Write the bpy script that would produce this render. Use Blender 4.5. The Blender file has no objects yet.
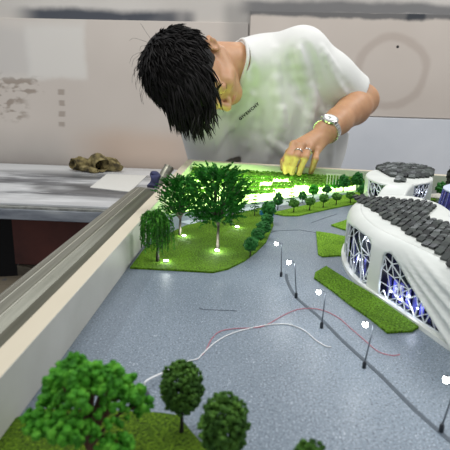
import bpy, bmesh, math, random
import numpy as np
from mathutils import Vector, Matrix, noise
from mathutils.bvhtree import BVHTree
from mathutils.geometry import delaunay_2d_cdt
import openvdb
random.seed(7); rng = np.random.default_rng(7)
SC = bpy.context.scene; COL = SC.collection
PI = math.pi
T = 0.85                       # height of the model's ground above the room floor

# ------------------------------------------------------------------ camera
CH = 0.21; FPX = 500.0; ROLL = math.radians(1.6)
def _unroll(px, py):
    dx, dy = px-225, 225-py
    return dx*math.cos(ROLL)-dy*math.sin(ROLL), dx*math.sin(ROLL)+dy*math.cos(ROLL)
_ux, _uy = _unroll(257, 90)
PITCH = math.atan2(_uy, FPX); YAW = math.atan2(_ux, FPX*math.cos(PITCH)+_uy*math.sin(PITCH))
RZ = Matrix.Rotation(YAW, 3, 'Z')
C_F = RZ @ Vector((0, math.cos(PITCH), -math.sin(PITCH)))
C_U0 = RZ @ Vector((0, math.sin(PITCH), math.cos(PITCH)))
C_R0 = RZ @ Vector((1, 0, 0))
C_R = C_R0*math.cos(ROLL)+C_U0*math.sin(ROLL)
C_U = -C_R0*math.sin(ROLL)+C_U0*math.cos(ROLL)
cam_d = bpy.data.cameras.new('camera'); cam = bpy.data.objects.new('camera', cam_d); COL.objects.link(cam)
M3 = Matrix((C_R, C_U, -C_F)).transposed()
cam.matrix_world = Matrix.Translation((0, 0, T+CH)) @ M3.to_4x4()
cam_d.sensor_width = 36; cam_d.lens = 36*FPX/450; cam_d.clip_start = 0.01
cam_d.dof.use_dof = True; cam_d.dof.focus_distance = 0.85; cam_d.dof.aperture_fstop = 18
SC.camera = cam
# ------------------------------------------------------------------ world, exposure, room lamps
SC.view_settings.view_transform = 'Standard'; SC.view_settings.look = 'None'
SC.view_settings.gamma = 1; SC.view_settings.use_curve_mapping = False
SC.view_settings.exposure = 0.06
W = bpy.data.worlds.new('world'); SC.world = W; W.use_nodes = True
W.node_tree.nodes['Background'].inputs[0].default_value = (0.94, 0.96, 1.0, 1)
W.node_tree.nodes['Background'].inputs[1].default_value = 0.6
def area(name, loc, target, sx, sy, power, col=(1, 1, 1)):
    d = bpy.data.lights.new(name, 'AREA'); d.shape = 'RECTANGLE'; d.size = sx; d.size_y = sy; d.energy = power; d.color = col
    o = bpy.data.objects.new(name, d); COL.objects.link(o); o.location = loc
    o.rotation_euler = (Vector(target)-Vector(loc)).to_track_quat('-Z', 'Y').to_euler(); return o
area('ceiling_lamp_a', (-0.5, 0.7, T+1.9), (0, 1.1, T), 1.3, 0.5, 22, (1, 0.98, 0.95))
area('ceiling_lamp_b', (1.3, 1.3, T+1.8), (0.2, 1.2, T), 1.2, 0.4, 19, (1, 0.98, 0.95))
area('ceiling_lamp_c', (0.75, 3.5, T+1.95), (0.1, 0.4, T), 0.7, 0.4, 6, (0.9, 0.95, 1))

# ------------------------------------------------------------------ pixel to place
def ray(px, py):
    x, y = px-225, 225-py
    return (C_R*x + C_U*y + C_F*FPX)
def g(px, py, z=0.0):                     # the point at height z above the model's ground seen at a pixel
    v = ray(px, py); t = (z-CH)/v.z; return Vector((v.x*t, v.y*t, z+T))
def at(px, py, Y):                        # the point at distance Y seen at a pixel
    v = ray(px, py); t = Y/v.y; return Vector((v.x*t, Y, v.z*t+CH+T))

# ------------------------------------------------------------------ materials
def lin(c):
    return tuple((x/255/12.92 if x/255 <= 0.04045 else ((x/255+0.055)/1.055)**2.4) for x in c[:3])+(1,)
class NT:
    def __init__(s, name):
        s.m = bpy.data.materials.new(name); s.m.use_nodes = True; s.n = s.m.node_tree.nodes; s.l = s.m.node_tree.links
        s.b = s.n['Principled BSDF']
    def link(s, a, b): s.l.new(a, b)
    def new(s, t, **k):
        x = s.n.new(t)
        for a, b in k.items(): setattr(x, a, b)
        return x
    def coord(s, which='Object'):
        if not hasattr(s, 'tc'): s.tc = s.new('ShaderNodeTexCoord')
        return s.tc.outputs[which]
    def mapped(s, scale=(1, 1, 1), which='Object', loc=(0, 0, 0), rot=(0, 0, 0)):
        m = s.new('ShaderNodeMapping'); m.inputs['Scale'].default_value = scale; m.inputs['Location'].default_value = loc; m.inputs['Rotation'].default_value = rot
        s.link(s.coord(which), m.inputs[0]); return m.outputs[0]
    def noise(s, scale, detail=3, vec=None, rough=0.55, out=0):
        x = s.new('ShaderNodeTexNoise'); x.inputs['Scale'].default_value = scale; x.inputs['Detail'].default_value = detail; x.inputs['Roughness'].default_value = rough
        s.link(vec or s.coord(), x.inputs['Vector']); return x.outputs[out]
    def voro(s, scale, feat='F1', vec=None, out=0):
        x = s.new('ShaderNodeTexVoronoi', feature=feat); x.inputs['Scale'].default_value = scale
        s.link(vec or s.coord(), x.inputs['Vector']); return x.outputs[out]
    def ramp(s, fac, stops):
        x = s.new('ShaderNodeValToRGB'); e = x.color_ramp.elements
        while len(e) < len(stops): e.new(0.5)
        for i, (p, c) in enumerate(stops): e[i].position = p; e[i].color = c if len(c) == 4 else lin(c)
        s.link(fac, x.inputs[0]); return x.outputs[0]
    def math(s, op, a, b=None, c=None, clamp=False):
        x = s.new('ShaderNodeMath', operation=op, use_clamp=clamp)
        for i, v in enumerate((a, b, c)):
            if v is None: continue
            if isinstance(v, (int, float)): x.inputs[i].default_value = v
            else: s.link(v, x.inputs[i])
        return x.outputs[0]
    def mix(s, fac, a, b, mode='MIX'):
        x = s.new('ShaderNodeMix', data_type='RGBA', blend_type=mode)
        for i, v in ((0, fac), (6, a), (7, b)):
            if isinstance(v, (int, float)): x.inputs[i].default_value = v
            elif isinstance(v, tuple): x.inputs[i].default_value = v if len(v) == 4 else lin(v)
            else: s.link(v, x.inputs[i])
        return x.outputs[2]
    def xyz(s, vec=None):
        x = s.new('ShaderNodeSeparateXYZ'); s.link(vec or s.coord(), x.inputs[0]); return x.outputs
    def ss(s, v, a, b):                       # smoothstep
        x = s.new('ShaderNodeMapRange', interpolation_type='SMOOTHSTEP'); s.link(v, x.inputs[0])
        x.inputs[1].default_value = a; x.inputs[2].default_value = b; return x.outputs[0]
    def band(s, v, c, w, soft):               # 1 inside c+-w
        d = s.math('ABSOLUTE', s.math('SUBTRACT', v, c)); return s.math('SUBTRACT', 1.0, s.ss(d, w, w+soft))
    def box(s, X, Z, x0, x1, z0, z1, soft):
        return s.math('MULTIPLY', s.band(X, (x0+x1)/2, (x1-x0)/2, soft), s.band(Z, (z0+z1)/2, (z1-z0)/2, soft))
    def bump(s, h, strength, dist=0.001):
        x = s.new('ShaderNodeBump'); x.inputs['Strength'].default_value = strength; x.inputs['Distance'].default_value = dist
        s.link(h, x.inputs['Height']); s.link(x.outputs[0], s.b.inputs['Normal'])
    def base(s, v):
        if isinstance(v, tuple): s.b.inputs['Base Color'].default_value = v if len(v) == 4 else lin(v)
        else: s.link(v, s.b.inputs['Base Color'])
    def set(s, **k):
        for a, b in k.items():
            s.b.inputs[{'rough': 'Roughness', 'metal': 'Metallic', 'spec': 'Specular IOR Level', 'sss': 'Subsurface Weight', 'coat': 'Coat Weight', 'es': 'Emission Strength', 'alpha': 'Alpha', 'trans': 'Transmission Weight', 'sheen': 'Sheen Weight'}[a]].default_value = b
        return s
def plain(name, c, rough=0.5, metal=0.0, var=0.0, vs=40, bump=0, bs=200, **k):
    t = NT(name)
    if var:
        n = t.noise(vs, 4)
        lo = tuple(max(0, x*(1-var)) for x in c); hi = tuple(min(255, x*(1+var)) for x in c)
        t.base(t.ramp(n, [(0.3, lo), (0.7, hi)]))
    else: t.base(c)
    t.set(rough=rough, metal=metal, **k)
    if bump: t.bump(t.noise(bs, 4), bump)
    return t.m
def emit(name, c, strength):
    t = NT(name); t.base((0, 0, 0, 1)); t.b.inputs['Emission Color'].default_value = c if len(c) == 4 else lin(c); t.set(es=strength, rough=0.6); return t.m

# ------------------------------------------------------------------ object helpers
def mesh_of(name, verts, faces, smooth=False):
    me = bpy.data.meshes.new(name)
    if isinstance(verts, np.ndarray): verts = verts.tolist()
    if isinstance(faces, np.ndarray): faces = faces.tolist()
    me.from_pydata(verts, [], faces); me.update()
    if smooth: me.polygons.foreach_set('use_smooth', [True]*len(me.polygons))
    return me
def link(name, me, m=None, parent=None, smooth=None, bevel=0, **p):
    o = bpy.data.objects.new(name, me); COL.objects.link(o)
    if m is not None: me.materials.append(m) if not isinstance(m, (list, tuple)) else [me.materials.append(x) for x in m]
    if parent is not None: o.parent = parent
    if smooth: me.polygons.foreach_set('use_smooth', [True]*len(me.polygons))
    if bevel:
        b = o.modifiers.new('bevel', 'BEVEL'); b.width = bevel; b.segments = 2; b.limit_method = 'ANGLE'; b.angle_limit = 0.6
    for k, v in p.items(): o[k] = v
    return o
def bmo(name, bm, m=None, parent=None, **k):
    me = bpy.data.meshes.new(name); bmesh.ops.recalc_face_normals(bm, faces=bm.faces); bm.to_mesh(me); bm.free(); return link(name, me, m, parent, **k)
def thing(name, label, cat, loc=(0, 0, 0), rz=0, group=None):
    o = bpy.data.objects.new(name, None); COL.objects.link(o); o.empty_display_size = 0.01
    o.location = loc; o.rotation_euler = (0, 0, rz); o['label'] = label; o['category'] = cat
    if group: o['group'] = group
    return o
def tag(o, label, cat, group=None):
    o['label'] = label; o['category'] = cat
    if group: o['group'] = group
    return o
def dup(root, loc, rz=0, label=None, group=None, scale=None):
    r = root.copy(); COL.objects.link(r); r.location = loc; r.rotation_euler = (0, 0, rz)
    if scale: r.scale = scale
    if label: r['label'] = label
    if group: r['group'] = group
    for ch in list(root.children):
        c = ch.copy(); COL.objects.link(c); c.parent = r
        for q in ch.children:
            d = q.copy(); COL.objects.link(d); d.parent = c
    return r
def box(bm, x0, x1, y0, y1, z0, z1, M=None):
    r = bmesh.ops.create_cube(bm, size=1)
    m = Matrix.Translation(((x0+x1)/2, (y0+y1)/2, (z0+z1)/2)) @ Matrix.Diagonal((abs(x1-x0), abs(y1-y0), abs(z1-z0), 1))
    bmesh.ops.transform(bm, matrix=(M @ m) if M else m, verts=r['verts']); return r['verts']
def boxo(name, x0, x1, y0, y1, z0, z1, m, parent=None, **k):
    bm = bmesh.new(); box(bm, x0, x1, y0, y1, z0, z1); return bmo(name, bm, m, parent, **k)
def tube(bm, pts, rads, seg=8, cap=True):
    pts = [Vector(p) for p in pts]
    if isinstance(rads, (int, float)): rads = [rads]*len(pts)
    rings = []; n = len(pts); ref = None
    for i, p in enumerate(pts):
        d = (pts[min(i+1, n-1)]-pts[max(i-1, 0)]).normalized()
        if ref is None: ref = d.orthogonal().normalized()
        ref = (ref - d*ref.dot(d)).normalized(); b = d.cross(ref)
        rings.append([bm.verts.new(p+(ref*math.cos(2*PI*k/seg)+b*math.sin(2*PI*k/seg))*rads[i]) for k in range(seg)])
    for a, b in zip(rings, rings[1:]):
        for k in range(seg): bm.faces.new((a[k], a[(k+1) % seg], b[(k+1) % seg], b[k]))
    if cap: bm.faces.new(rings[0][::-1]); bm.faces.new(rings[-1])
def lathe(bm, prof, seg=24, M=None):
    rings = []
    for r, z in prof:
        vs = [Vector((r*math.cos(2*PI*k/seg), r*math.sin(2*PI*k/seg), z)) for k in range(seg)]
        rings.append([bm.verts.new(M @ v if M else v) for v in vs])
    for a, b in zip(rings, rings[1:]):
        for k in range(seg): bm.faces.new((a[k], a[(k+1) % seg], b[(k+1) % seg], b[k]))
    bm.faces.new(rings[0][::-1]); bm.faces.new(rings[-1])
def catmull(P, n=8, closed=False):
    P = [Vector(p) for p in P]; out = []; N = len(P)
    R = range(N) if closed else range(N-1)
    for i in R:
        if closed: a, b, c, d = P[i-1], P[i], P[(i+1) % N], P[(i+2) % N]
        else: a, b, c, d = P[max(i-1, 0)], P[i], P[i+1], P[min(i+2, N-1)]
        for k in range(n):
            t = k/n; out.append(0.5*((2*b)+(c-a)*t+(2*a-5*b+4*c-d)*t*t+(3*b-a-3*c+d)*t**3))
    if not closed: out.append(P[-1])
    return out
def prism(bm, poly, z0, z1):
    a = [bm.verts.new((p[0], p[1], z0)) for p in poly]; b = [bm.verts.new((p[0], p[1], z1)) for p in poly]
    n = len(poly)
    for i in range(n): bm.faces.new((a[i], a[(i+1) % n], b[(i+1) % n], b[i]))
    bm.faces.new(a[::-1]); bm.faces.new(b)
# rough little clumps of foam foliage, as arrays
_bm = bmesh.new(); bmesh.ops.create_icosphere(_bm, subdivisions=1, radius=1); ICO_V = np.array([v.co[:] for v in _bm.verts]); ICO_F = np.array([[v.index for v in f.verts] for f in _bm.faces]); _bm.free()
_bm = bmesh.new(); bmesh.ops.create_icosphere(_bm, subdivisions=2, radius=1); ICO2_V = np.array([v.co[:] for v in _bm.verts]); ICO2_F = np.array([[v.index for v in f.verts] for f in _bm.faces]); _bm.free()
def clumps(centres, radii, jit=0.3, hi=False):
    V0, F0 = (ICO2_V, ICO2_F) if hi else (ICO_V, ICO_F)
    C = np.array(centres); R = np.array(radii); n = len(C)
    V = V0[None]*R[:, None, None]*(1+rng.uniform(-jit, jit, (n, len(V0), 1)))
    V = V+C[:, None]; F = F0[None]+(np.arange(n)*len(V0))[:, None, None]
    return V.reshape(-1, 3), F.reshape(-1, 3)
def leaflets(P, Dv, L, Wd, fold=0.25):
    P = np.array(P); Dv = np.array(Dv); n = len(P); Dv = Dv/np.linalg.norm(Dv, axis=1, keepdims=True)
    r = rng.normal(size=(n, 3)); s = np.cross(Dv, r); s /= np.linalg.norm(s, axis=1, keepdims=True); u = np.cross(Dv, s)
    L = np.broadcast_to(L, n)[:, None]; Wd = np.broadcast_to(Wd, n)[:, None]
    a = P; b = P+Dv*L*0.45+s*Wd+u*Wd*fold; c = P+Dv*L; d = P+Dv*L*0.45-s*Wd+u*Wd*fold
    V = np.stack([a, b, c, d], 1).reshape(-1, 3); k = np.arange(n)[:, None]*4
    F = np.concatenate([k+np.array([[0, 1, 2]]), k+np.array([[0, 2, 3]])], 0)
    return V, F
def join(*VF):
    o = 0; Vs = []; Fs = []
    for V, F in VF: Vs.append(V); Fs.append(F+o); o += len(V)
    return np.concatenate(Vs), np.concatenate(Fs)

# ================================================================== THE ROOM
WY = 2.3
def wx(px): return at(px, 60, WY).x
def wz(py, px=100): return at(px, py, WY).z
t = NT('floor_concrete'); t.base(t.ramp(t.noise(6, 6), [(0.3, (58, 56, 54)), (0.7, (88, 84, 80))])); t.set(rough=0.7); t.bump(t.noise(60, 4), 0.2)
boxo('floor', -3, 3, -0.6, WY+0.05, -0.05, 0, t.m, kind='structure')
t = NT('wall_paint'); X, Y, Z = t.xyz()
nz = t.noise(5, 5); nb = t.noise(1.6, 3)
c = t.ramp(nb, [(0.3, (184, 179, 172)), (0.7, (202, 198, 192))])
zl = wz(20); zr = wz(13, 350)
wob = t.math('MULTIPLY', t.math('SUBTRACT', nz, 0.5), 0.05)
zz = t.math('ADD', Z, wob)
bl = t.math('MULTIPLY', t.band(zz, zl+0.012, 0.013, 0.035), t.math('MULTIPLY', t.ss(X, wx(10), wx(45)), t.math('SUBTRACT', 1.0, t.ss(X, wx(185), wx(200)))))
bl = t.math('MULTIPLY', bl, t.ss(t.noise(3.1, 2), 0.38, 0.55))
br = t.math('MULTIPLY', t.band(zz, wz(9, 350), 0.012, 0.03), t.ss(X, wx(232), wx(252)))
gap = t.math('MULTIPLY', t.box(X, Z, wx(230), wx(247), wz(75), wz(8), 0.06), 0.5)
c = t.mix(bl, c, (70, 74, 82)); c = t.mix(t.math('MULTIPLY', br, 0.8), c, (84, 86, 90)); c = t.mix(gap, c, (120, 119, 117))
t.base(c); t.set(rough=0.8); t.bump(t.noise(90, 3), 0.05)
boxo('wall_back', -3, 3, WY, WY+0.05, 0, T+0.9, t.m, kind='structure')
# painted boards fixed to the wall
t = NT('left_board'); X, Y, Z = t.xyz()
nz = t.noise(5, 5); w = t.math('MULTIPLY', t.math('SUBTRACT', nz, 0.5), 0.06); Xw = t.math('ADD', X, w); Zw = t.math('ADD', Z, w)
c = t.ramp(t.noise(1.3, 3), [(0.3, (190, 181, 172)), (0.7, (204, 196, 187))])
c = t.mix(t.math('MULTIPLY', t.box(Xw, Zw, wx(-20), wx(84), wz(77), wz(24), 0.03), 0.55), c, (208, 204, 197))
c = t.mix(t.math('MULTIPLY', t.box(Xw, Zw, wx(33), wx(82), wz(76), wz(31), 0.035), 0.55), c, (213, 211, 205))
c = t.mix(t.math('MULTIPLY', t.box(Xw, Zw, wx(3), wx(26), wz(70), wz(36), 0.05), 0.3), c, (176, 176, 175))
# brown rust marks under the pale patch, two columns of them
sm = t.ss(t.noise(17, 2, t.mapped((1, 1, 1.9))), 0.48, 0.62)
m1 = t.math('MULTIPLY', t.box(Xw, Zw, wx(-3), wx(19), wz(115), wz(82), 0.05), sm)
m2 = t.math('MULTIPLY', t.box(Xw, Zw, wx(18), wx(38), wz(92), wz(82), 0.03), sm)
m3 = t.math('MULTIPLY', t.box(t.math('ADD', X, w), Zw, wx(57), wx(61), wz(126), wz(89), 0.012), t.ss(t.math('SINE', t.math('MULTIPLY', Z, 130)), -0.35, 0.25))
mm = t.math('MAXIMUM', t.math('MAXIMUM', m1, m2), t.math('MULTIPLY', m3, 0.8))
c = t.mix(t.math('MULTIPLY', mm, 0.62), c, (118, 102, 86))
low = t.math('MULTIPLY', t.math('SUBTRACT', 1.0, t.ss(Zw, wz(172), wz(118))), t.math('SUBTRACT', 1.0, t.ss(X, wx(35), wx(120))))
c = t.mix(t.math('MULTIPLY', low, 0.5), c, (118, 117, 116))
warm = t.math('MULTIPLY', t.band(Zw, wz(152), 0.05, 0.1), t.band(X, wx(140), 0.1, 0.3))
c = t.mix(t.math('MULTIPLY', warm, 0.45), c, (190, 158, 132))
lowd = t.math('SUBTRACT', 1.0, t.ss(Zw, wz(170), wz(150))); c = t.mix(t.math('MULTIPLY', lowd, 0.4), c, (128, 120, 112))
dots = t.math('LESS_THAN', t.voro(1.9), 0.012); c = t.mix(dots, c, (60, 60, 60))
hz = t.math('MULTIPLY', t.math('MULTIPLY', t.ss(Xw, wx(216), wx(236)), t.ss(Zw, wz(95), wz(60))), 0.55); c = t.mix(hz, c, (126, 125, 123))
t.base(c); t.set(rough=0.75)
boxo('trim_1', -2.6, wx(247), WY-0.012, WY, 0.1, wz(20), t.m, kind='structure', bevel=0.002)
t = NT('right_board'); X, Y, Z = t.xyz(); nz = t.noise(7, 5); w = t.math('MULTIPLY', t.math('SUBTRACT', nz, 0.5), 0.04)
c = t.ramp(t.noise(1.5, 3), [(0.3, (188, 178, 168)), (0.7, (203, 194, 185))])
Zw = t.math('ADD', Z, w)
cx, cz = wx(392), wz(72, 392)
rr = t.math('POWER', t.math('ADD', t.math('POWER', t.math('SUBTRACT', X, cx), 2.0), t.math('POWER', t.math('SUBTRACT', Z, cz), 2.0)), 0.5)
ring = t.math('MULTIPLY', t.band(t.math('ADD', rr, w), 0.142, 0.006, 0.022), 0.4)
c = t.mix(ring, c, (160, 145, 134))
top = t.band(Zw, wz(14.5, 350), 0.007, 0.016); c = t.mix(t.math('MULTIPLY', top, 0.85), c, (72, 76, 80))
blot = t.box(t.math('ADD', X, w), Zw, wx(404), wx(417), wz(17, 400), wz(11, 400), 0.02); c = t.mix(blot, c, (52, 56, 62))
dot = t.math('LESS_THAN', t.math('POWER', t.math('ADD', t.math('POWER', t.math('SUBTRACT', X, wx(395.5)), 2.0), t.math('POWER', t.math('SUBTRACT', Z, wz(47, 395)), 2.0)), 0.5), 0.006)
c = t.mix(dot, c, (50, 48, 46))
t.base(c); t.set(rough=0.75)
boxo('trim_2', wx(249), 2.6, WY-0.012, WY, wz(118, 400)+0.004, wz(13, 350), t.m, kind='structure', bevel=0.002)
t = NT('white_board'); t.base(t.ramp(t.noise(2.5, 4), [(0.3, (200, 204, 210)), (0.7, (216, 219, 224))])); t.set(rough=0.6)
boxo('trim_3', wx(300), 2.6, WY-0.018, WY, 0.05, wz(118, 400), t.m, kind='structure', bevel=0.002)

# ================================================================== WORKBENCH ON THE LEFT
BZ = T-0.155
bench = thing('workbench', 'long low workbench with a paint-streaked white and grey top against the left wall', 'workbench', (0, 0, 0))
t = NT('sprayed_top'); X, Y, Z = t.xyz(); n = t.noise(4, 6, t.mapped((0.5, 1.7, 1))); n2 = t.noise(9, 5, t.mapped((0.4, 2.5, 1)))
c = t.ramp(n, [(0.36, (56, 60, 66)), (0.46, (120, 123, 127)), (0.54, (192, 195, 197)), (0.7, (220, 222, 222))])
def by(py): return g(50, py, -0.155).y
Yw = t.math('ADD', Y, t.math('MULTIPLY', t.math('SUBTRACT', n2, 0.5), 0.12))
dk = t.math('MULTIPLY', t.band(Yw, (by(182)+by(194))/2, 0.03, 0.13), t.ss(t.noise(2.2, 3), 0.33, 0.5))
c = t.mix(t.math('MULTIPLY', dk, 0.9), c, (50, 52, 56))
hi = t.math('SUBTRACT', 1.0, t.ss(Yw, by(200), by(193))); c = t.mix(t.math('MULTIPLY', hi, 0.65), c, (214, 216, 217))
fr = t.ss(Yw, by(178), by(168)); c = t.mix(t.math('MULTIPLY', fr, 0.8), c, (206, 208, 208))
st = t.ss(t.noise(16, 4, t.mapped((0.25, 3, 1))), 0.62, 0.7); c = t.mix(t.math('MULTIPLY', st, 0.6), c, (222, 224, 226))
t.base(c); t.set(rough=0.4); top_m = t.m
t = NT('bench_edge'); c = t.ramp(t.noise(14, 5, t.mapped((0.4, 1, 2))), [(0.35, (92, 98, 108)), (0.6, (140, 146, 152)), (0.75, (176, 179, 180))]); t.base(c); t.set(rough=0.6); edge_m = t.m
BF = 1.50; BX1 = -0.30
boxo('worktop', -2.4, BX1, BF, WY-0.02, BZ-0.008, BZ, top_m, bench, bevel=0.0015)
boxo('lower_board', -2.4, BX1, BF-0.02, WY-0.02, BZ-0.014, BZ-0.008, plain('ply_edge', (120, 122, 118), 0.7, var=0.25), bench)
boxo('front_rail', -2.4, BX1, BF-0.025, BF-0.0, BZ-0.048, BZ-0.0145, edge_m, bench, bevel=0.002)
dark_m = plain('dark_brown_panel', (84, 42, 34), 0.7, var=0.2, vs=6); blk = plain('black_paint', (14, 13, 13), 0.8)
boxo('modesty_panel', at(12, 225, 1.62).x, BX1-0.04, 1.62, 1.64, BZ-0.25, BZ-0.053, dark_m, bench)
for x in (-2.2, -0.98, BX1-0.06): boxo('leg', x-0.04, x, BF+0.01, BF+0.05, 0, BZ-0.0145, blk, bench)
boxo('back_panel', -2.4, BX1-0.02, 2.2, 2.22, 0.02, BZ-0.02, blk, bench)
tile_m = plain('grey_tile', (110, 106, 100), 0.5, var=0.15)
bx0 = at(16, 250, 1.75).x; zt = at(30, 246, 1.75).z
for i in range(4):
    tag(boxo('storage_box', bx0+i*0.135, bx0+i*0.135+0.128, 1.75, 1.95, 0.0, zt-0.004*i, tile_m, bevel=0.003), 'dull grey carton under the workbench, %s of four' % ['leftmost', 'second from left', 'third from left', 'rightmost'][i], 'box', 'grey cartons under the workbench')
# cardboard pieces and printed papers low down between the bench and the model table
pz = 0.30
shelf = thing('low_trestle', 'low dark trestle shelf carrying cartons between workbench and model table', 'shelf', (0, 0, 0))
boxo('shelf_board', -0.75, -0.19, 0.15, 1.15, pz-0.02, pz, blk, shelf)
for x, y in ((-0.74, 0.16), (-0.22, 0.16), (-0.74, 1.12), (-0.22, 1.12)): boxo('leg', x, x+0.025, y, y+0.025, 0, pz-0.02, blk, shelf)
t = NT('printed_card'); X, Y, Z = t.xyz(); t.base(t.mix(t.ss(t.noise(8, 2), 0.55, 0.6), (112, 104, 88), (46, 74, 100))); t.set(rough=0.7)
def low_box(px, py, sx, sy, sz, rz, m, label):
    p = at(px, py, 0.86) if False else ray(px, py)*((pz+sz-T-CH)/ray(px, py).z)
    bm = bmesh.new(); box(bm, -sx/2, sx/2, -sy/2, sy/2, 0, sz); box(bm, -sx/2, sx/2, -0.003, 0.003, sz, sz+0.001)
    o = bmo('cardboard_box', bm, m, bevel=0.002); o.location = (p.x, p.y, pz); o.rotation_euler = (0, 0, rz); tag(o, label, 'box')
low_box(10, 284, 0.14, 0.15, 0.12, 0.3, t.m, 'pale carton printed with a blue patch, beside the metal rail at the left edge')
low_box(40, 262, 0.10, 0.12, 0.14, -0.3, plain('card_brown', (92, 84, 70), 0.8, var=0.1), 'small brown carton half hidden behind the metal rail')

# ------------------------------------------------------------------ things on the bench
pts = [g(90, 188, -0.155), g(130, 192.5, -0.155), g(147, 176, -0.155), g(107, 174.5, -0.155)]
bm = bmesh.new(); prism(bm, [(p.x, p.y) for p in pts], BZ+0.0005, BZ+0.003)
tag(bmo('white_sheet', bm, plain('white_card', (214, 214, 208), 0.6)), 'blank white card sheet lying on the right end of the workbench', 'sheet')
# crumpled work glove, two open cuffs
gm = NT('olive_cloth'); gm.base(gm.ramp(gm.noise(38, 4), [(0.38, (58, 50, 30)), (0.52, (118, 106, 66)), (0.66, (150, 138, 96))])); gm.set(rough=0.9); gm.bump(gm.noise(160, 3), 0.6, 0.003)
gp = g(96, 171, -0.155)
gl = thing('work_glove', 'crumpled olive-brown work gloves with open cuffs on the bench by the wall', 'gloves', (gp.x, gp.y, BZ))
def rag(name, pts, rads, seg=20, open_end=True, m=None, par=None):
    bm = bmesh.new(); tube(bm, catmull(pts, 6), [r for r in np.interp(np.linspace(0, len(pts)-1, (len(pts)-1)*6+1), range(len(pts)), rads)], seg, cap=False)
    for v in bm.verts:
        nv = noise.noise_vector(v.co*38); v.co += Vector(nv)*0.011
        v.co.z = max(v.co.z, 0.001)
    o = bmo(name, bm, m, par, smooth=True); s = o.modifiers.new('s', 'SOLIDIFY'); s.thickness = 0.004; o.modifiers.new('ss', 'SUBSURF').levels = 1; o.modifiers['ss'].render_levels = 1
    return o
rag('glove_body', [(-0.075, -0.01, 0.03), (-0.03, 0, 0.032), (0.01, 0.0, 0.04), (0.045, -0.045, 0.032)], [0.028, 0.026, 0.04, 0.031], m=gm.m, par=gl)
rag('glove_cuff', [(-0.095, -0.035, 0.034), (-0.07, -0.01, 0.03), (-0.04, 0.02, 0.028)], [0.024, 0.026, 0.02], m=gm.m, par=gl)
rag('glove_finger', [(0.03, 0.01, 0.03), (0.075, 0.0, 0.026), (0.125, -0.01, 0.012)], [0.032, 0.022, 0.008], m=gm.m, par=gl)
rag('glove_finger', [(0.0, 0.03, 0.03), (0.06, 0.03, 0.04), (0.1, 0.035, 0.02)], [0.03, 0.02, 0.008], m=gm.m, par=gl)
rag('glove_finger', [(-0.06, -0.03, 0.014), (-0.01, -0.05, 0.014), (0.03, -0.06, 0.012)], [0.012, 0.015, 0.01], m=gm.m, par=gl)

# ================================================================== MODEL TABLE
XL = -0.146; XO = -0.1635; YF = 0.06; XR = 0.66
def yb(x): return 1.205-0.165*(x-XL)        # inner face of the back rim (it is set slightly askew)
table = thing('model_table', 'large display table with a cream raised rim carrying the lit architectural scale model', 'table', (0, 0, 0))
# painted ground
t = NT('speckled_ground'); X, Y, Z = t.xyz()
n1 = t.noise(9, 4); n2 = t.noise(520, 3); n3 = t.noise(700, 2, t.mapped((1, 1, 1), loc=(5, 1, 2)))
c = t.ramp(n1, [(0.3, (102, 115, 127)), (0.7, (117, 130, 142))])
c = t.mix(t.ss(n2, 0.54, 0.62), c, (78, 90, 102)); c = t.mix(t.ss(n3, 0.55, 0.66), c, (158, 168, 178))
sp = t.math('LESS_THAN', t.voro(300), t.math('MULTIPLY', t.ss(t.noise(60, 2), 0.45, 0.7), 0.17)); c = t.mix(t.math('MULTIPLY', sp, 0.8), c, (205, 212, 222))
dsp = t.math('LESS_THAN', t.voro(420, vec=t.mapped((1, 1, 1), loc=(3, 3, 3))), 0.13); c = t.mix(t.math('MULTIPLY', dsp, 0.6), c, (58, 66, 76))
# darker strip along the left rim and faint joint lines
edge = t.math('SUBTRACT', 1.0, t.ss(X, XL+0.032, XL+0.036)); c = t.mix(t.math('MULTIPLY', edge, 0.28), c, (80, 88, 98))
t.base(c); t.set(rough=0.36, spec=0.55); t.bump(n2, 0.12, 0.0006)
t.link(t.ramp(t.noise(14, 4), [(0.3, (0.36, 0.36, 0.36, 1)), (0.7, (0.50, 0.50, 0.50, 1))]), t.b.inputs['Roughness'])
bm = bmesh.new(); prism(bm, [(XO, YF-0.018), (XR+0.018, YF-0.018), (XR+0.018, yb(XR)+0.018), (XO, yb(XO)+0.018)], T-0.012, T)
bmo('ground_board', bm, t.m, table)
t = NT('cream_rim'); t.base(t.ramp(t.noise(12, 5, t.mapped((1, 0.3, 1))), [(0.3, (188, 179, 157)), (0.7, (200, 192, 172))])); t.set(rough=0.5); t.bump(t.noise(200, 3), 0.08); rim_m = t.m
t = NT('grey_inner_face'); t.base(t.ramp(t.noise(14, 5), [(0.3, (176, 176, 168)), (0.7, (192, 192, 185))])); t.set(rough=0.45); face_m = t.m
RH = 0.04
def wall_piece(name, poly):
    bm = bmesh.new(); prism(bm, poly, T-0.10, T+RH); bmesh.ops.recalc_face_normals(bm, faces=bm.faces)
    for f in bm.faces: f.material_index = 0 if f.normal.z > 0.5 else 1
    return bmo(name, bm, [rim_m, face_m], table, bevel=0.0008)
wall_piece('side_board', [(XO, YF), (XL, YF), (XL, yb(XL)), (XO, yb(XL))])
t0 = 0.020
wall_piece('back_board', [(XO, yb(XO)), (XR, yb(XR)), (XR, yb(XR)+t0), (XO, yb(XO)+t0)])
wall_piece('side_board', [(XR, YF), (XR+0.018, YF), (XR+0.018, yb(XR)+t0), (XR, yb(XR)+t0)])
wall_piece('front_board', [(XO, YF-0.018), (XR+0.018, YF-0.018), (XR+0.018, YF), (XO, YF)])
boxo('table_frame', XO+0.02, XR, YF+0.02, 1.03, T-0.16, T-0.0125, plain('frame_brown', (60, 48, 40), 0.7), table)
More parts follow.
